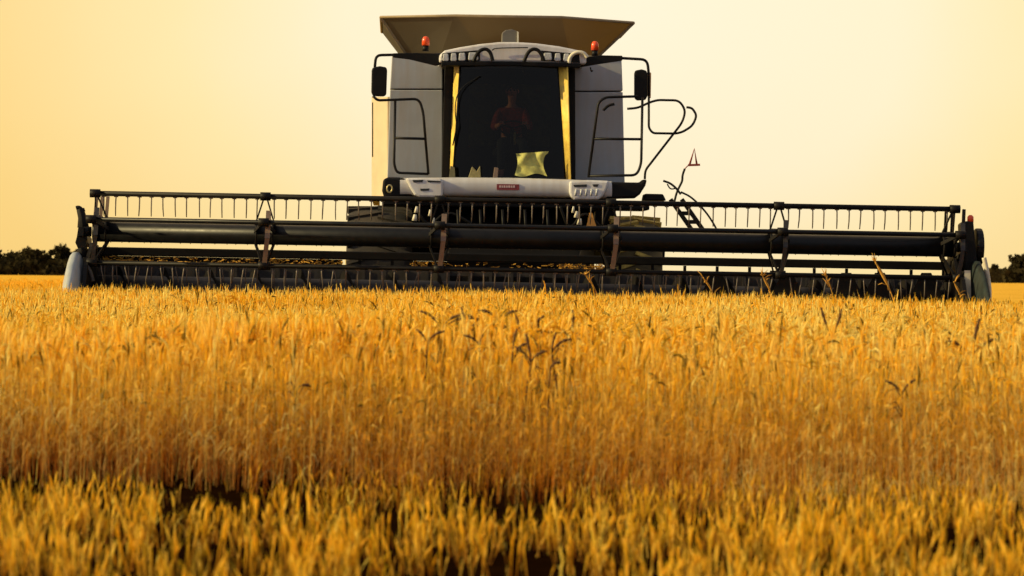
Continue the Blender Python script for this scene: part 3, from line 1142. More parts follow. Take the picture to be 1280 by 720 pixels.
# --- bumper / platform front
by = 2.62
bar = PX([(506, 222), (640, 221), (770, 226), (770, 247), (640, 246), (506, 245)], by)
mb = MB()
# rounded face: three depth rows
rows = []
for fy, dy in ((0.0, 0.10), (0.12, 0.02), (0.35, 0.0), (0.75, 0.0), (0.93, 0.03), (1.0, 0.12)):
    row = []
    for x_, yt, yb in ((500, 222, 245.5), (570, 221.5, 245.5), (640, 222, 246), (710, 224, 247), (765, 226.5, 248.5)):
        row.append(P(x_, yt + (yb - yt) * fy, by) + Vector((0, dy, 0)))
    rows.append(row)
vs = [p for r_ in rows for p in r_]
fs = [(j * 5 + i, j * 5 + i + 1, (j + 1) * 5 + i + 1, (j + 1) * 5 + i) for j in range(5) for i in range(4)]
k = len(vs)
back = [p + Vector((0, 0.5, 0)) for p in rows[0]] + [p + Vector((0, 0.5, 0)) for p in rows[-1]]
vs += back
fs += [(i, k + i, k + i + 1, i + 1) for i in range(4)] + [(25 + i, 25 + i + 1, k + 5 + i + 1, k + 5 + i) for i in range(4)]
mb.add(vs, fs, True)
bump = part(mb, 'bumper', 'silver')
# red badge with a pale, unreadable line of small blocks
mb = MB().plate([(621, 230), (649, 230.4), (649, 237.6), (621, 237.2)], by - 0.012, 0.02)
bd = part(mb, 'badge', 'badge', bump)
mb = MB()
xx = 624.0
for wdt in (2.2, 1.6, 2.4, 2.0, 2.6, 1.8, 2.2):
    mb.plate([(xx, 231.8), (xx + wdt, 231.8), (xx + wdt, 234.6), (xx, 234.6)], by - 0.016, 0.006)
    xx += wdt + 0.8
part(mb, 'badge_lettering', 'badgepale', bd)


def pod(pts, slots, ribs):
    mb = MB()
    fr = PX(pts, by - 0.06)
    mb.prism(fr, [p + Vector((0, 0.25, 0)) for p in fr])
    pd = part(mb, 'lamp_pod', 'roof', bump, bevel=0.03)
    return pd


pts = [(507, 222.5), (530, 222), (552, 223), (554, 227), (553.5, 244), (551, 247), (524, 246.5), (518, 244), (512, 234)]
pod(pts, None, None)
pts = [(712, 226), (735, 225), (762, 226), (758, 238), (753, 246), (748, 249.5), (718, 249.5), (713, 246), (711.5, 240)]
pod(pts, None, None)
for pts in ([(515.5, 225), (529, 224.6), (528, 227.6), (517, 228)], [(534, 225.4), (551, 226.2), (551, 227.8), (535, 227.6)], [(525, 235.8), (537, 235.6), (536, 238.2), (526, 238.6)],
            [(716.5, 231), (733.5, 230.4), (733.5, 233.6), (718, 233.8)], [(740.5, 230.4), (748.5, 230.2), (747, 233.2), (742, 233.4)]):
    mb = MB().plate(pts, by - 0.068, 0.03)
    part(mb, 'lamp_slot', 'lampdark', bump)
for k in range(5):
    x_ = 719 + k * 6.5
    mb = MB().tube(PX([(x_ + 1.5, 236.5), (x_, 244.5)], by - 0.062), 0.018, 6)
    part(mb, 'lamp_rib', 'lamp', bump)
# black end pods
mb = MB()
fr = PX([(479, 224), (484, 222), (506, 222.5), (511, 233), (518, 246), (480, 247), (477.5, 238)], by + 0.02)
mb.prism(fr, [p + Vector((0, 0.35, 0)) for p in fr])
ep = part(mb, 'end_pod', 'black', bump, bevel=0.03)
mb = MB()
c = P(487, 236, by - 0.0)
mb.tube([c + Vector((0.036 * math.cos(a), 0, 0.052 * math.sin(a))) for a in [i * math.pi / 8 for i in range(16)]], 0.013, 6, closed=True)
part(mb, 'lamp_ring', 'ring', bump)
mb = MB()
fr = PX([(763, 227.5), (800, 228), (804, 224.5), (809, 224), (807, 232), (800, 243), (794, 247.5), (756, 248.5), (760, 237)], by + 0.02)
mb.prism(fr, [p + Vector((0, 0.35, 0)) for p in fr])
part(mb, 'end_pod', 'dark', bump, bevel=0.03)
mb = MB().plate([(806, 242), (829, 242.5), (833, 251), (804, 251)], by + 0.35, 0.4)
part(mb, 'step_bracket', 'dark', bevel=0.02)
# underside of the platform, dark
a, b_ = P(478, 246.5, by + 0.15), P(812, 254, by + 0.15)
mb = MB().box((a.x, by + 0.15, b_.z - 0.10), (b_.x, by + 1.2, a.z - 0.01))
part(mb, 'platform_underside', 'black', bevel=0.02)

# --- feeder house: sloping housing from the header up under the cab
a0, a1 = P(560, 250, 3.4), P(745, 250, 3.4)
c0, c1 = P(560, 350, 1.5), P(715, 350, 1.5)
zt = a0.z
mb = MB()
mb.prism([Vector((c0.x, 1.55, 0.35)), Vector((c1.x, 1.55, 0.35)), Vector((c1.x, 1.55, 0.95)), Vector((c0.x, 1.55, 0.95))],
         [Vector((a0.x, 3.5, 1.0)), Vector((a1.x, 3.5, 1.0)), Vector((a1.x, 3.5, 1.95)), Vector((a0.x, 3.5, 1.95))])
part(mb, 'feeder_house', 'black', bevel=0.02)
for x_ in (572, 600, 628, 656, 684):
    mb = MB().tube(PX([(x_, 262), (x_ + 2, 300)], 2.3), 0.02, 6)
    part(mb, 'hydraulic_hose', 'black')
mb = MB().tube(smooth_path(PX([(520, 260), (535, 285), (560, 262), (590, 280)], 2.5)), 0.022, 6)
part(mb, 'hydraulic_hose', 'black')
mb = MB().tube(smooth_path(PX([(700, 258), (712, 290), (730, 262), (750, 283)], 2.5)), 0.022, 6)
part(mb, 'hydraulic_hose', 'black')
# bright fittings among the hoses
for x_, y_, r_ in ((520, 266, .03), (518, 276, .04), (537, 270, .025), (541, 280, .03), (720, 272, .035), (724, 281, .04), (716, 266, .022)):
    c = P(x_, y_, 2.4)
    mb = MB().tube([c, c + Vector((0.01, 0, 0.09))], [r_, r_ * 0.6], 7)
    part(mb, 'hose_fitting', 'snoutpale')
mb = MB().plate([(737, 266), (740, 266), (746, 285), (733, 285)], 2.42, 0.05)
part(mb, 'yellow_guard', M['amber'])
# axle
mb = MB().tube([P(450, 305, 4.5), P(830, 312, 4.5)], 0.2, 12)
part(mb, 'axle', 'black')


# --- tyres
def wheel(xa, xb, cyl, rad, rubber):
    """xa..xb: tyre width in the combine's frame"""
    cz = rad
    m_ = Matrix.Identity(4)
    mb = MB()
    prof = [(xa + 0.03, rad * 0.55), (xa, rad * 0.78), (xa + 0.03, rad * 0.93), (xa + 0.12, rad * 0.965), (xb - 0.12, rad * 0.965), (xb - 0.03, rad * 0.93), (xb, rad * 0.78), (xb - 0.03, rad * 0.55)]
    n = 48
    vs, fs = [], []
    for i in range(n):
        a = 2 * math.pi * i / n
        for x_, r_ in prof:
            vs.append((x_, cyl + r_ * math.cos(a), cz + r_ * math.sin(a)))
    k = len(prof)
    for i in range(n):
        j = (i + 1) % n
        for q in range(k - 1):
            fs.append((i * k + q, i * k + q + 1, j * k + q + 1, j * k + q))
    mb.add(vs, fs, True)
    wo = part(mb, 'wheel', rubber)
    mb = MB()
    # lugs: slanted bars alternating left and right
    xm = (xa + xb) / 2
    for i in range(44):
        a0 = 2 * math.pi * i / 44
        s = 1 if i % 2 else -1
        a1 = a0 + 0.16
        pa = Vector((xm - s * 0.03, cyl + rad * 0.972 * math.cos(a0), cz + rad * 0.972 * math.sin(a0)))
        pb = Vector((xm + s * (xb - xa) * 0.49, cyl + rad * 0.95 * math.cos(a1), cz + rad * 0.95 * math.sin(a1)))
        mid = (a0 + a1) / 2
        mb.bar(pa, pb, 0.055, 0.075, up=(0, math.cos(mid), math.sin(mid)))
    part(mb, 'tyre_tread', 'lug' if rubber == 'sunlit_rubber' else rubber, wo)
    mb = MB()
    mb.tube([(xa + 0.06, cyl, cz), (xb - 0.06, cyl, cz)], rad * 0.56, 32)
    mb.tube([(xa - 0.02, cyl, cz), (xb + 0.02, cyl, cz)], rad * 0.2, 16)
    part(mb, 'rim', 'rim', wo)
    return wo


wheel(P(433, 290, 3.6).x, P(516, 290, 3.6).x, 4.45, 0.97, 'rubber')
wheel(P(765, 290, 3.6).x, P(830, 290, 3.6).x, 4.45, 0.93, 'sunlit_rubber')

# ladder folded at the right, hose and marker
mb = MB()
for dx in (0, 14):
    mb.bar(P(838 + dx, 249, 2.3), P(868 + dx, 292, 2.3), 0.06, 0.05)
for f in (0.1, 0.35, 0.6, 0.85):
    mb.plate([(838 + 30 * f, 249 + 43 * f), (853 + 30 * f, 249 + 43 * f), (856 + 30 * f, 254 + 43 * f), (841 + 30 * f, 254 + 43 * f)], 2.28, 0.12)
part(mb, 'ladder', 'dark')
mb = MB().tube(smooth_path(PX([(851, 240), (864, 246), (880, 262), (890, 276), (897, 289)], 1.9)), 0.014, 6)
part(mb, 'cable', 'black')
mb = MB()
mb.tube(smooth_path(PX([(843, 252), (846, 240), (850, 232), (853, 226), (853, 219), (856, 211)], 1.9)), 0.016, 6)
mb.tube(smooth_path(PX([(829, 226), (838, 229), (846, 236), (851, 243)], 1.9)), 0.016, 6)
mb.tube(smooth_path(PX([(834, 230), (838, 237), (846, 235)], 1.9)), 0.010, 6)
mk = part(mb, 'marker_bracket', 'black')
# red warning triangle on its thin spring stalk
mb = MB()
mb.tube(PX([(862, 206), (868, 186), (871, 206)], 1.9), 0.016, 6)
mb.bar(P(860, 206.5, 1.9), P(875, 206, 1.9), 0.03, 0.03)
part(mb, 'warning_triangle', 'redpaint', mk)
mb = MB().tube(PX([(856, 211), (860, 207)], 1.9), 0.008, 6)
part(mb, 'marker_stalk', 'redpaint', mk)

# ------------------------------------------------------------------ HEADER
RY = 0.55                                         # reel axis depth
XL, XR = P(116, 290, RY).x, P(1194, 300, RY).x
ZC = (P(116, 290.5, RY).z + P(1194, 308, RY).z) / 2
ZT = (P(116, 242.5, RY).z + P(1194, 260.5, RY).z) / 2
RR = ZT - ZC
SX = [P(x_, 295, RY).x for x_ in (118, 331, 549, 763, 973, 1193)]
mb = MB().tube([(XL, RY, ZC), (XR, RY, ZC)], 0.135, 24)
part(mb, 'reel_tube', 'tube')

tines_mesh = {}


def tine_mesh(style):
    mb = MB()
    L = 0.30
    mb.tube([(0, 0, -0.02), (0, -0.012, -0.09), (0, -0.006, -0.2), (0, 0.02, -L)], [0.0095, 0.0095, 0.009, 0.007], 6)
    mb.tube([(-0.028, 0, -0.03), (0.028, 0, -0.03)], 0.017, 7)
    me = mb.build('tine', M['tine'])
    d = me.data
    bpy.data.objects.remove(me)
    return d


TM = tine_mesh(0)
bat_angles = [90, 162, 234, 306, 18]              # 90 top, 162/234 face the camera
spacing = (SX[1] - SX[0]) / 14.6
txs = []
for i in range(5):
    nt_ = 14
    for k in range(nt_):
        txs.append(SX[i] + (SX[i + 1] - SX[i]) * (k + 0.75) / (nt_ + 0.4))
rj = random.Random(4)
for ang in bat_angles:
    a = R(ang)
    bz, byy = ZC + RR * math.sin(a), RY + RR * math.cos(a)
    mb = MB()
    mb.tube([(XL - 0.03, 0, 0), (XR + 0.03, 0, 0)], 0.036 if ang == 90 else 0.032, 10)
    bat = part(mb, 'reel_bat', 'dark' if ang != 162 else 'tube', loc=(0, byy, bz))
    if ang in (90, 234):
        use = txs if ang == 90 else txs[20:50]
        for x_ in use:
            t_ = bpy.data.objects.new('tine', TM)
            COL.objects.link(t_)
            t_.parent = bat
            t_.location = (x_ + rj.gauss(0, 0.006), 0, 0)
            t_.rotation_euler = (rj.gauss(0, 0.06) + (0.2 if ang == 234 else 0), rj.gauss(0, 0.02), rj.gauss(0, 0.1))
    rest = [] if ang == 90 else ([x_ for x_ in txs[:20] + txs[50:]] if ang == 234 else txs)
    if rest and ang != 162:
        mb = MB()
        for x_ in rest:
            sl_ = rj.gauss(0, 0.02)
            mb.tube([(x_, 0, -0.02), (x_ + sl_ * 0.3, -0.012, -0.09), (x_ + sl_, 0.0, -0.2), (x_ + sl_ * 1.5, 0.02, -0.3)], [0.0085, 0.0085, 0.008, 0.006], 6)
        o = part(mb, 'tine', 'tine', bat)
        o['kind'] = 'stuff'

# spiders: pairs of five-armed stars carrying the bats, with a pale plate facing forward
for i, x_ in enumerate(SX):
    mb = MB()
    for dx in (-0.11, 0.11) if 0 < i < 5 else ((0.02, 0.16) if i == 0 else (-0.16, -0.02)):
        for ang in bat_angles:
            a = R(ang)
            tip = Vector((x_ + dx * 0.15, RY + (RR - 0.01) * math.cos(a), ZC + (RR - 0.01) * math.sin(a)))
            root = Vector((x_ + dx * 1.25, RY + 0.12 * math.cos(a), ZC + 0.12 * math.sin(a)))
            mb.bar(root, tip, 0.05, 0.02, up=(1, 0, 0))
        mb.tube([(x_ + dx - 0.012, RY, ZC), (x_ + dx + 0.012, RY, ZC)], 0.19, 16)
    for ang in bat_angles:
        a = R(ang)
        c = Vector((x_, RY + RR * math.cos(a), ZC + RR * math.sin(a)))
        mb.tube([c + Vector((-0.07, 0, 0)), c + Vector((0.07, 0, 0))], 0.058, 10)
    sp = part(mb, 'reel_spider', 'dark')
    # forward plate
    a162, a234 = R(162), R(234)
    top = Vector((x_ + 0.06, RY - 0.32, ZC + 0.32))
    mid = Vector((x_ + 0.05, RY - 0.42, ZC - 0.05))
    low = Vector((x_ + 0.01, RY + (RR - 0.02) * math.cos(a234) - 0.03, ZC + RR * math.sin(a234)))
    mb = MB()
    pw = 0.07 if i in (1, 2, 3) else 0.06
    mb.bar(top, mid, pw, 0.02)
    mb.bar(mid + Vector((0, -0.002, 0)), low, pw * 0.9, 0.02)
    part(mb, 'arm_plate', 'plate' if i in (1, 2, 3) else 'sheet', sp)

# header frame: top beam, slot posts, back wall, floor, cutter bar
HB = 1.55
zb0, zb1 = (P(116, 319, HB).z + P(1194, 338, HB).z) / 2 - 0.0, (P(116, 308.5, HB).z + P(1194, 327.5, HB).z) / 2
HL, HR = XL - 0.02, XR + 0.02
mb = MB().box((HL, HB, zb0), (HR, HB + 0.16, zb1))
part(mb, 'frame_beam', 'dark', bevel=0.015)
zw = (P(116, 328, HB).z + P(1194, 347, HB).z) / 2
mb = MB().box((HL, HB, 0.30), (HR, HB + 0.03, zw))
for k in range(40):
    x_ = HL + (HR - HL) * (k + 0.5) / 40
    mb.box((x_ - 0.02, HB - 0.025, 0.34), (x_ + 0.02, HB - 0.001, zw - 0.03))
part(mb, 'back_sheet', 'sheet')
mb = MB()
for k in range(27):
    x_ = HL + (HR - HL) * k / 26
    mb.box((x_ - 0.02, HB + 0.04, zw - 0.05), (x_ + 0.02, HB + 0.08, zb0 - 0.002))
part(mb, 'slot_post', 'dark')
for p0, p1 in ((119, 428), (517, 700)):
    mb = MB().box((P(p0, 320, HB).x, HB + 0.082, zw - 0.05), (P(p1, 320, HB).x, HB + 0.09, zb0 - 0.002))
    part(mb, 'slot_guard', 'dark')
mb = MB().box((HL, 0.1, 0.27), (HR, HB - 0.002, 0.30))
part(mb, 'header_floor', 'sheet')
mb = MB().box((HL, 0.02, 0.262), (HR, 0.10, 0.285))
for k in range(160):
    x_ = HL + (HR - HL) * (k + 0.5) / 160
    mb.prism([Vector((x_ - 0.02, 0.02, 0.265)), Vector((x_ + 0.02, 0.02, 0.265)), Vector((x_ + 0.02, 0.02, 0.28)), Vector((x_ - 0.02, 0.02, 0.28))],
             [Vector((x_ - 0.003, -0.10, 0.27)), Vector((x_ + 0.003, -0.10, 0.27)), Vector((x_ + 0.003, -0.10, 0.275)), Vector((x_ - 0.003, -0.10, 0.275))])
part(mb, 'cutter_bar', 'blackmetal')
# auger with flights winding to the middle
AY, AZ, AR = 1.02, 0.66, 0.2
mb = MB().tube([(HL + 0.05, AY, AZ), (HR - 0.05, AY, AZ)], AR, 20)
au = part(mb, 'auger', 'sheet')
vs, fs = [], []
for side in (-1, 1):
    k0 = len(vs)
    L = (HR - HL) / 2 - 0.8
    turns = L / 0.62
    ns = int(turns * 22)
    for i in range(ns + 1):
        f = i / ns
        a = 2 * math.pi * turns * f * side
        x_ = (HL + HR) / 2 + side * (0.75 + L * f)
        for r_ in (AR - 0.01, AR + 0.12):
            vs.append((x_, AY + r_ * math.cos(a), AZ + r_ * math.sin(a)))
    for i in range(ns):
        fs.append((k0 + 2 * i, k0 + 2 * i + 1, k0 + 2 * i + 3, k0 + 2 * i + 2))
mb = MB().add(vs, fs, True)
part(mb, 'auger_flight', 'dark', au)
# triangular dark gussets on the right half of the header mouth
mb_list = [(896, 2), (984, 2), (1058, 1), (1100, 1), (1158, 1)]
for px, _ in mb_list:
    mb = MB().plate([(px - 6, 341), (px + 6, 341), (px + 22, 372), (px - 22, 372)], 0.62, 0.02)
    part(mb, 'gusset', 'black')

# end plates, reel lift arms
for side, x_ in ((-1, HL), (1, HR)):
    mb = MB()
    xx0, xx1 = (x_ - 0.05, x_ - 0.002) if side < 0 else (x_ + 0.002, x_ + 0.05)
    out = [(-0.25, 0.25), (HB + 0.2, 0.25), (HB + 0.2, zb1 + 0.02), (0.9, zb1 + 0.05), (0.1, 1.0), (-0.35, 0.5)]
    mb.prism([Vector((xx0, y_, z_)) for y_, z_ in out], [Vector((xx1, y_, z_)) for y_, z_ in out])
    part(mb, 'end_plate', 'dark')
    mb = MB()
    xa = x_ - 0.13 * 1 if side < 0 else x_ + 0.10
    mb.bar((xa, HB + 0.15, zb1 + 0.05), (xa, RY - 0.1, ZC), 0.07, 0.12, up=(0, 0, 1))
    mb.tube([(xa, HB - 0.1, zb0 - 0.1), (xa, RY + 0.2, ZC - 0.06)], 0.035, 8)
    mb.tube([(xa, RY, ZC), (x_, RY, ZC)], 0.07, 12)
    part(mb, 'reel_arm', 'black')
# bracing uprights at the reel ends
for px in (121, 128, 135):
    mb = MB().bar(P(px, 246, 0.75), P(px - 3, 282, 0.55), 0.045, 0.03)
    part(mb, 'end_brace', 'plate')
for px in (1181, 1189, 1203):
    mb = MB().bar(P(px + 2, 262, 0.75), P(px, 306, 0.55), 0.045, 0.03)
    part(mb, 'end_brace', 'dark')

# left end: drive lever and divider
mb = MB()
mb.tube(smooth_path(PX([(95, 260), (99, 259), (103, 263), (106, 262)], 0.6)), 0.028, 7)
mb.tube(PX([(100, 261), (103, 272), (104, 284)], 0.6), [0.05, 0.06, 0.08], 8)
mb.prism(PX([(98, 283), (107, 280), (109, 298), (106, 312), (98, 312), (94, 303), (96, 296)], 0.55), [p + Vector((0, 0.2, 0)) for p in PX([(98, 283), (107, 280), (109, 298), (106, 312), (98, 312), (94, 303), (96, 296)], 0.55)])
mb.tube(PX([(102, 310), (104, 322)], 0.6), 0.07, 8)
part(mb, 'reel_drive', 'black', bevel=0.01)
mb = MB()


def divider(mb, xa, xb, ytop, ybot, yl):
    """a rounded snout: egg-shaped sections running forward to a low point"""
    x0, x1 = P(xa, 340, yl).x, P(xb, 340, yl).x
    z1, z0 = P((xa + xb) / 2, ytop, yl).z, 0.18
    cx_, w_ = (x0 + x1) / 2, (x1 - x0) / 2
    vs, fs = [], []
    secs = [(1.3, 0.9, 0.96), (0.6, 1.0, 1.0), (0.0, 1.0, 0.99), (-0.5, 0.85, 0.8), (-0.95, 0.5, 0.5), (-1.3, 0.08, 0.16)]
    n = 18
    for dy, sw, sh in secs:
        for i in range(n):
            a = 2 * math.pi * i / n
            ca, sa = math.cos(a), math.sin(a)
            hz_ = (z1 - z0) * sh
            vs.append((cx_ + w_ * sw * (abs(ca) ** 0.7) * (1 if ca > 0 else -1) * (1 - 0.25 * max(0, sa)), yl + dy, z0 + hz_ * 0.5 + hz_ * 0.5 * (abs(sa) ** 0.8) * (1 if sa > 0 else -1)))
    for s in range(len(secs) - 1):
        for i in range(n):
            fs.append((s * n + i, s * n + (i + 1) % n, (s + 1) * n + (i + 1) % n, (s + 1) * n + i))
    fs += [tuple(range(n - 1, -1, -1)), tuple((len(secs) - 1) * n + i for i in range(n))]
    mb.add(vs, fs, True)


divider(mb, 80, 107, 314, 358, 0.35)
part(mb, 'crop_divider', 'snout', label='smooth pale grey crop divider')
mb = MB().tube(smooth_path(PX([(107, 330), (113, 340), (116, 352)], 0.2)), 0.03, 7)
part(mb, 'divider_rod', 'sheet')
# right end
mb = MB()
fr = PX([(1203, 280), (1209, 276), (1217, 277), (1219, 300), (1222, 328), (1216, 340), (1206, 338)], 0.55)
mb.prism(fr, [p + Vector((0, 0.4, 0)) for p in fr])
gb = part(mb, 'drive_box', 'black', bevel=0.02)
c = P(1213, 276.5, 0.6)
mb = MB()
mb.tube([c + Vector((0, 0, -0.02)), c + Vector((0, 0, 0.06)), c + Vector((0, 0, 0.085))], [0.045, 0.045, 0.02], 10)
part(mb, 'marker_lens', 'red', gb)
c = P(1221.5, 312, 0.9)
mb = MB()
ring = []
c = P(1221, 309, 0.8)
for i in range(24):
    a = 2 * math.pi * i / 24
    ring.append(c + Vector((0.0, 0.26 * math.cos(a), 0.26 * math.sin(a))))
mb.prism([p + Vector((-0.03, 0, 0)) for p in ring], [p + Vector((0.065, 0, 0)) for p in ring])
part(mb, 'pulley', 'blackmetal', gb, bevel=0.02)
mb = MB()
divider(mb, 1213, 1232, 325, 372, 0.30)
cd = part(mb, 'crop_divider', 'snoutdark', label='dark scuffed crop divider with a pale outer edge')
mb = MB()
mb.tube(smooth_path(PX([(1230, 322), (1234, 340), (1237, 362), (1236, 382)], 0.1)), 0.032, 8)
part(mb, 'divider_edge', 'snoutpale', cd)
mb = MB().plate([(1206, 338), (1213, 338), (1214, 372), (1205, 374)], 0.2, 0.05)
part(mb, 'divider_strip', 'snoutpale', cd)

# ------------------------------------------------------------------ cab contents
seatx = P(640, 150, 3.9).x
zf = zbot
mb = MB()
mb.box((seatx - 0.27, 3.78, zf + 0.38), (seatx + 0.27, 4.26, zf + 0.50))
mb.box((seatx - 0.12, 3.9, zf + 0.001), (seatx + 0.12, 4.15, zf + 0.379))
part(mb, 'seat', 'interior', bevel=0.04)
mb = MB().prism([Vector((seatx - 0.25, 4.20, zf + 0.51)), Vector((seatx + 0.25, 4.20, zf + 0.51)), Vector((seatx + 0.2, 4.30, zf + 1.15)), Vector((seatx - 0.2, 4.30, zf + 1.15))],
                [Vector((seatx - 0.25, 4.32, zf + 0.51)), Vector((seatx + 0.25, 4.32, zf + 0.51)), Vector((seatx + 0.2, 4.40, zf + 1.15)), Vector((seatx - 0.2, 4.40, zf + 1.15))])
part(mb, 'seat_backrest', 'interior', bevel=0.03)
swc = Vector((seatx + 0.0, 3.42, zf + 0.78))
mb = MB()
mb.tube([(seatx, 3.2, zf + 0.001), (seatx, 3.42, zf + 0.76)], 0.04, 8)
part(mb, 'steering_column', 'interior')
mb = MB()
tilt = Matrix.Rotation(R(35), 3, 'X')
mb.tube([swc + tilt @ Vector((0.19 * math.cos(a), 0.19 * math.sin(a), 0)) for a in [2 * math.pi * i / 24 for i in range(24)]], 0.014, 7, closed=True)
for a in (0.5, 2.6, 4.71):
    mb.tube([swc, swc + tilt @ Vector((0.185 * math.cos(a), 0.185 * math.sin(a), 0))], 0.011, 6)
part(mb, 'steering_wheel', 'black')
# pale stalk and small dashboard controls
mb = MB().tube(PX([(643.5, 165), (643.5, 181)], 3.25), 0.016, 7)
part(mb, 'indicator_stalk', 'paper')
mb = MB().plate([(651, 83), (654, 83), (655, 90), (653, 90)], 3.2, 0.02)
part(mb, 'sunshade_clip', 'paper')
a, b_ = P(562, 219.5, 3.2), P(714, 226, 3.2)
mb = MB().box((a.x + 0.04, 3.12, zf + 0.001), (b_.x - 0.04, 3.2, a.z - 0.0))
part(mb, 'dashboard', 'interior', bevel=0.01)

# lime cloth hanging behind the lower windscreen: a wavy sheet
vs, fs = [], []
nu, nv = 16, 12
for j in range(nv + 1):
    for i in range(nu + 1):
        u, v = i / nu, j / nv
        x0_, x1_ = 645 + 2 * math.sin(v * 4), 684 - 5 * math.sin(v * math.pi) + (2 if v < .15 else 0)
        y0_ = 192 - 3 * u
        y1_ = 219 + 2 * math.sin(u * 7)
        p = P(x0_ + (x1_ - x0_) * u, y0_ + (y1_ - y0_) * v, cy - 0.135)
        p.y += 0.016 * math.sin(u * 11 + 2.2 * math.sin(v * 4.1 + u)) + 0.010 * math.sin(v * 9 + 3 * math.sin(u * 5))
        vs.append(CB @ p)
for j in range(nv):
    for i in range(nu):
        k = j * (nu + 1) + i
        fs.append((k, k + 1, k + nu + 2, k + nu + 1))
cl = MB().add(vs, fs, True).build('cloth', M['cloth'])
tag(cl, 'crumpled yellow-green cloth at the lower windscreen of the cab', 'cloth')
for pts, nm, lb in (([(561, 218), (563, 207), (568, 209), (569, 218)], 'crumpled_paper', 'small pale scrap at the left bottom corner of the windscreen'),
                    ([(585, 218), (590, 208), (596, 214), (600, 207), (601, 218)], 'crumpled_paper', 'notched yellow scrap at the foot of the windscreen left of the driver'),
                    ([(616, 217), (618, 209), (623, 210), (622, 217)], 'crumpled_paper', 'dull pinkish scrap at the foot of the windscreen below the driver')):
    fr = PX([(x_, y_ if y_ < 216 else 222.5) for x_, y_ in pts], cy - 0.15)
    mb = MB().prism([CB @ p for p in fr], [CB @ (p + Vector((0.004, 0.03, 0.0))) for p in fr])
    o = mb.build(nm, M['paper'] if 'dull' not in lb else M['plate'], bevel=0.008)
    tag(o, lb, 'paper')


# ------------------------------------------------------------------ driver
def skin_mesh(name, nodes, edges, m, parent, sub=2):
    """nodes: list of (co, radius); edges: index pairs; node 0 is the root"""
    me = bpy.data.meshes.new(name)
    me.from_pydata([n_[0] for n_ in nodes], edges, [])
    me.materials.append(m)
    o = bpy.data.objects.new(name, me)
    COL.objects.link(o)
    sk = o.modifiers.new('skin', 'SKIN')
    for i, n_ in enumerate(nodes):
        r_ = n_[1]
        me.skin_vertices[0].data[i].radius = r_ if isinstance(r_, tuple) else (r_, r_)
    me.skin_vertices[0].data[0].use_root = True
    sk.use_smooth_shade = True
    ss = o.modifiers.new('subsurf', 'SUBSURF')
    ss.levels = ss.render_levels = sub
    o.parent = parent
    return o


DB = CB @ Matrix.Translation((seatx, 4.0, zf))
DR = empty('person', DB)
tag(DR, 'driver in a dark red shirt sitting at the wheel behind the cab windscreen', 'person')
# local frame: x to the picture's right, -y towards the camera, z up from the cab floor
N, Eg = [], []


def nd(co, r_, par=None):
    N.append((co, r_))
    if par is not None:
        Eg.append((par, len(N) - 1))
    return len(N) - 1


pel = nd((0, 0.06, 0.60), (0.16, 0.11))
sp1 = nd((0, 0.08, 0.78), (0.145, 0.10), pel)
sp2 = nd((0, 0.07, 0.98), (0.165, 0.11), sp1)
nk = nd((0, 0.05, 1.13), 0.060, sp2)
n2_ = nd((0, 0.03, 1.20), 0.055, nk)
h1 = nd((0, 0.0, 1.27), (0.072, 0.085), n2_)
h2 = nd((0, 0.0, 1.36), (0.078, 0.098), h1)
h3 = nd((0, 0.01, 1.43), (0.060, 0.075), h2)
for s in (-1, 1):
    sh = nd((s * 0.18, 0.07, 1.04), 0.065, sp2)
    el = nd((s * 0.26, -0.10, 0.80), 0.046, sh)
    hx = s * 0.17
    wr = nd((hx, -0.47, 0.84), 0.030, el)
    pa = nd((hx, -0.535, 0.865), (0.034, 0.020), wr)
    for q in range(4):
        fx = hx + s * (0.027 - 0.018 * q)
        L = (0.028, 0.034, 0.036, 0.032)[q]
        k1 = nd((fx, -0.575, 0.87), 0.0095, pa)
        k2 = nd((fx, -0.575 - L * 0.7, 0.855), 0.0088, k1)
        nd((fx, -0.57 - L * 0.5, 0.825), 0.008, k2)
    t1 = nd((hx - s * 0.035, -0.535, 0.845), 0.0105, pa)
    nd((hx - s * 0.045, -0.565, 0.83), 0.0095, t1)
    hp = nd((s * 0.10, 0.02, 0.58), 0.085, pel)
    kn = nd((s * 0.16, -0.38, 0.58), 0.062, hp)
    an = nd((s * 0.16, -0.42, 0.12), 0.045, kn)
    ft = nd((s * 0.17, -0.56, 0.06), 0.04, an)
body = skin_mesh('body', N, Eg, M['skin'], DR)
# face
mb = MB()
mb.tube([(0, -0.085, 1.365), (0, -0.118, 1.325), (0, -0.095, 1.318)], [0.010, 0.016, 0.012], 8)
part(mb, 'nose', 'skin', DR)
for s in (-1, 1):
    mb = MB().sphere((s * 0.032, -0.088, 1.358), 0.013, 10, 7)
    part(mb, 'eye', 'hair', DR)
    mb = MB().sphere((s * 0.088, 0.005, 1.345), 0.032, 10, 7, (0.4, 0.7, 1))
    part(mb, 'ear', 'skin', DR)
mb = MB().tube([(-0.026, -0.090, 1.285), (0, -0.098, 1.283), (0.026, -0.090, 1.285)], [0.004, 0.008, 0.004], 6)
part(mb, 'mouth', 'redpaint', DR)
mb = MB().sphere((0, 0.022, 1.40), 0.098, 16, 10, (0.92, 1.05, 0.85))
part(mb, 'hair', 'hair', DR)
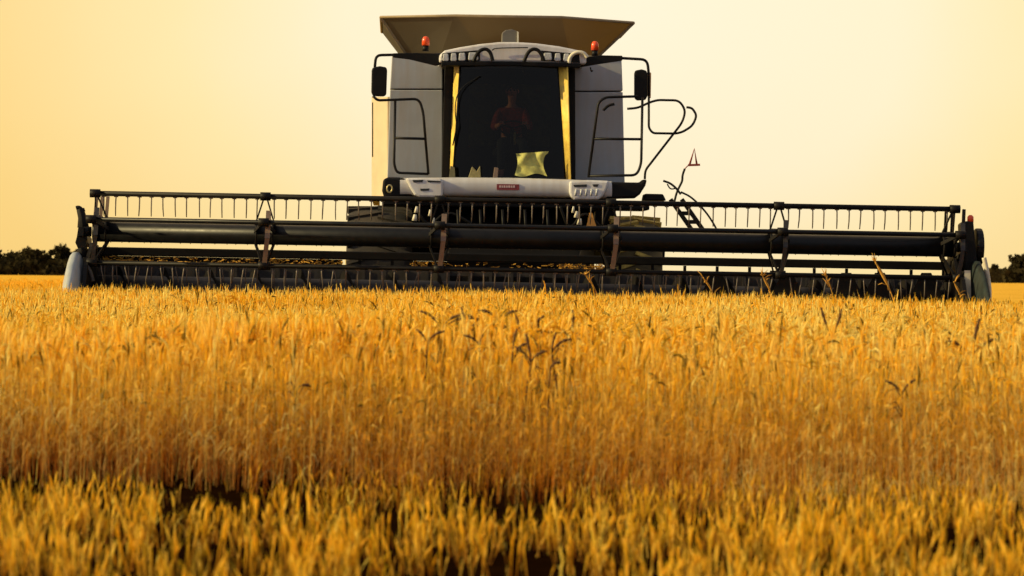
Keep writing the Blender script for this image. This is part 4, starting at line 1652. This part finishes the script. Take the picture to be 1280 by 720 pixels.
# shirt and trousers follow the body, a little larger
sn = [((0, 0.06, 0.60), (0.175, 0.125)), ((0, 0.08, 0.78), (0.165, 0.118)), ((0, 0.07, 0.98), (0.185, 0.125)), ((0, 0.055, 1.10), 0.075)]
se = [(0, 1), (1, 2), (2, 3)]
for s in (-1, 1):
    k = len(sn)
    sn += [((s * 0.18, 0.07, 1.04), 0.082), ((s * 0.26, -0.10, 0.80), 0.062), ((s * 0.22, -0.27, 0.82), 0.052)]
    se += [(2, k), (k, k + 1), (k + 1, k + 2)]
skin_mesh('shirt', sn, se, M['shirt'], DR)
tn = [((0, 0.06, 0.57), (0.165, 0.12))]
te = []
for s in (-1, 1):
    k = len(tn)
    tn += [((s * 0.10, 0.02, 0.58), 0.098), ((s * 0.16, -0.38, 0.58), 0.074), ((s * 0.16, -0.42, 0.16), 0.058)]
    te += [(0, k), (k, k + 1), (k + 1, k + 2)]
skin_mesh('trousers', tn, te, M['trouser'], DR)

# ------------------------------------------------------------------ straw on the header
M['straw'] = mat('loose_straw', (0.60, 0.31, 0.04), 0.8, var=0.4, scale=14)
rs = random.Random(12)
mb = MB()
for rng_px, cnt in (((120, 428), 300), ((515, 556), 60), ((562, 700), 45), ((700, 756), 160)):
    for k in range(cnt):
        px = rs.uniform(*rng_px)
        base = P(px, 320, HB - 0.02)
        z_ = zw + 0.012 + rs.random() ** 1.6 * 0.085
        a = rs.uniform(0, math.pi)
        L = rs.uniform(0.03, 0.09)
        d = Vector((math.cos(a), 0.4 * math.sin(a * 3), rs.uniform(-0.35, 0.35))) * L / 2
        c = Vector((base.x, HB + rs.uniform(0.0, 0.05), z_))
        mb.bar(CB @ (c - d), CB @ (c + d), 0.013, 0.009)
o = mb.build('loose_straw', M['straw'])
tag(o, 'loose golden straw bits lying along the slot of the header frame', 'straw', kind='stuff')


def straw(px, pyt, pxb, pyb, r_, label, tuft=True):
    a, b_ = P(pxb, pyb, 0.02), P(px, pyt, -0.12)
    mb = MB()
    mid = a.lerp(b_, 0.5) + Vector((0.02, 0, 0.02))
    pts = smooth_path([a, mid, b_])
    mb.tube([CB @ p for p in pts], [r_ * (1.0 + 0.5 * math.sin(i * 1.1)) for i in range(len(pts))], 6)
    # leaf blades peeling off
    for k in range(4):
        f = rs.uniform(0.2, 0.95)
        p = a.lerp(b_, f)
        d = Vector((rs.uniform(-0.12, 0.12), rs.uniform(-.05, .02), rs.uniform(-0.02, 0.14)))
        mb.tube([CB @ p, CB @ (p + d * 0.5 + Vector((0, 0, 0.02))), CB @ (p + d)], [0.008, 0.010, 0.002], 4)
    if tuft:
        for k in range(5):
            d = Vector((rs.uniform(-0.08, 0.08), rs.uniform(-.03, .03), rs.uniform(0.02, 0.12)))
            mb.tube([CB @ b_, CB @ (b_ + d)], [0.010, 0.003], 5)
    o = mb.build('straw_stalk', M['straw'])
    return tag(o, label, 'straw', group='straw stalks caught along the front of the header')


straw(731, 343, 748, 372, 0.010, 'short bent straw below the middle of the reel, leftmost of the caught stalks')
straw(879, 347, 896, 380, 0.010, 'thin straw leaning left beneath the marker triangle side of the reel', False)
straw(953, 345, 968, 382, 0.011, 'thick straw leaning against the header just left of the fifth reel support')
straw(1032, 345, 1042, 378, 0.008, 'small tufted straw between the fifth reel support and the tallest stalk')
straw(1094, 327, 1122, 388, 0.015, 'tallest golden straw slanting across the right section of the reel')
straw(1192, 352, 1206, 388, 0.011, 'straw leaning beside the right crop divider, rightmost of the caught stalks', False)

# ------------------------------------------------------------------ dark weeds standing in the wheat
M['weed'] = mat('dark_seed_head', (0.085, 0.036, 0.010), 0.9, var=0.4, scale=30)


def weed(px, py, dist, h, heads, label, seed):
    rg = random.Random(seed)
    tip = W(px, py, dist)
    base = Vector((tip.x + rg.uniform(-0.04, 0.04), dist + 0.02, 0.0))
    mb = MB()
    root = Vector((base.x, base.y, 0))
    hub = Vector((tip.x, tip.y, tip.z - h))
    mb.tube(smooth_path([root, Vector((base.x, base.y, hub.z * 0.6)), hub]), 0.004, 5)
    for ang, L, droop, fat in heads:
        # stalk then a fat seed head that curves over by 'droop'
        d = Vector((math.sin(ang), 0.0, math.cos(ang)))
        pts, rr = [], []
        p = hub.copy()
        a = ang
        m_ = 9
        for i in range(m_):
            pts.append(p.copy())
            f = i / (m_ - 1)
            rr.append(0.004 if f < 0.4 else fat * (0.55 + 0.45 * math.sin((f - 0.4) / 0.6 * math.pi)) * (1 + 0.25 * (-1) ** i))
            a += droop / m_ * (1 if ang >= 0 else -1)
            p = p + Vector((math.sin(a), rg.uniform(-0.15, 0.15), math.cos(a))) * (L / (m_ - 1))
        mb.tube(pts, rr, 6)
    for k in range(3):
        f = rg.uniform(0.7, 1)
        p = root.lerp(hub, f)
        s = rg.choice((-1, 1))
        mb.tube([p, p + Vector((s * 0.03, 0, 0.05)), p + Vector((s * 0.07, 0, 0.03))], [0.003, 0.005, 0.001], 4)
    o = mb.build('dry_weed', M['weed'])
    return tag(o, label, 'weed', group='dark dry weeds standing in the wheat')


weed(552, 381, 17.4, 0.14, [(0.5, 0.22, 1.5, 0.0098), (0.15, 0.20, 1.9, 0.0094), (-0.2, 0.16, 1.2, 0.0090)], 'dark weed with two arching heads, leftmost of the weeds below the header', 1)
weed(585, 383, 17.4, 0.20, [(-0.12, 0.20, 0.1, 0.0082), (0.15, 0.14, 0.4, 0.0082)], 'upright dark spiky weed just right of the arching one', 2)
weed(625, 380, 17.4, 0.10, [(0.3, 0.12, 1.3, 0.0082), (-0.4, 0.14, 1.3, 0.0082)], 'small brown weed with short hanging heads between the spike and the dense clump', 3)
weed(652, 384, 17.4, 0.20, [(-0.05, 0.18, 0.3, 0.0082), (0.25, 0.20, 0.8, 0.0094), (-0.4, 0.18, 0.9, 0.0094), (0.5, 0.2, 1.4, 0.0094)], 'densest dark weed clump with many heads, below the middle of the header', 4)
weed(671, 394, 17.4, 0.22, [(0.0, 0.20, 0.1, 0.0098), (0.5, 0.17, 1.4, 0.0090)], 'straight dark weed with one side head, right of the dense clump', 5)
weed(715, 392, 17.4, 0.15, [(0.12, 0.17, -0.2, 0.0094), (-0.35, 0.10, 0.8, 0.0082)], 'lone dark weed leaning right, between the clump and the forked weed', 6)
weed(1040, 384, 17.4, 0.16, [(-0.45, 0.17, -0.2, 0.0082), (0.42, 0.16, -0.2, 0.0082)], 'forked dark weed shaped like a Y in front of the right header section', 7)
weed(1215, 402, 17.4, 0.18, [(0.5, 0.16, 0.9, 0.0098), (-0.6, 0.15, 0.8, 0.0098), (0.1, 0.2, 0.2, 0.0098)], 'tall dark weed with spreading heads near the right edge of the field', 8)
weed(268, 505, 16.0, 0.06, [(0.5, 0.10, 1.9, 0.0082)], 'single nodding dark head low on the left side of the wheat', 9)
weed(608, 570, 15.45, 0.05, [(0.3, 0.07, 1.6, 0.0090)], 'small dark drooping head at the front edge of the wheat', 10)
weed(534, 404, 16.2, 0.10, [(0.35, 0.11, 1.2, 0.0074), (-0.2, 0.09, 0.9, 0.0066)], 'short brown weed low and left of the arching weed', 11)
weed(600, 402, 16.4, 0.12, [(0.1, 0.11, 0.5, 0.0074), (-0.4, 0.10, 1.2, 0.0074)], 'low brown weed with two heads, under the gap right of the spiky weed', 12)
weed(641, 408, 16.2, 0.14, [(0.05, 0.13, 0.2, 0.0082), (0.4, 0.10, 1.0, 0.0074)], 'upright brown weed just under the left side of the densest clump', 13)
weed(664, 414, 16.0, 0.15, [(-0.08, 0.14, 0.2, 0.0082), (-0.4, 0.11, 0.8, 0.0074), (0.35, 0.1, 1.2, 0.0074)], 'three headed brown weed just under the straight dark weed', 14)
weed(690, 410, 16.2, 0.12, [(0.3, 0.12, 1.3, 0.0074), (0.0, 0.10, 0.4, 0.0066)], 'brown weed with one nodding head, low between the straight and the lone weed', 15)
weed(688, 446, 15.6, 0.05, [(0.4, 0.06, 1.5, 0.0082)], 'single dark nodding head well below the lone leaning weed', 16)
weed(1128, 470, 15.3, 0.08, [(-0.5, 0.10, 0.9, 0.0066), (0.3, 0.09, 0.9, 0.0066)], 'thin forked weed halfway down the right side of the wheat', 17)
weed(372, 470, 15.6, 0.06, [(0.5, 0.07, 1.8, 0.0082)], 'single dark nodding head halfway down the left side of the wheat', 18)
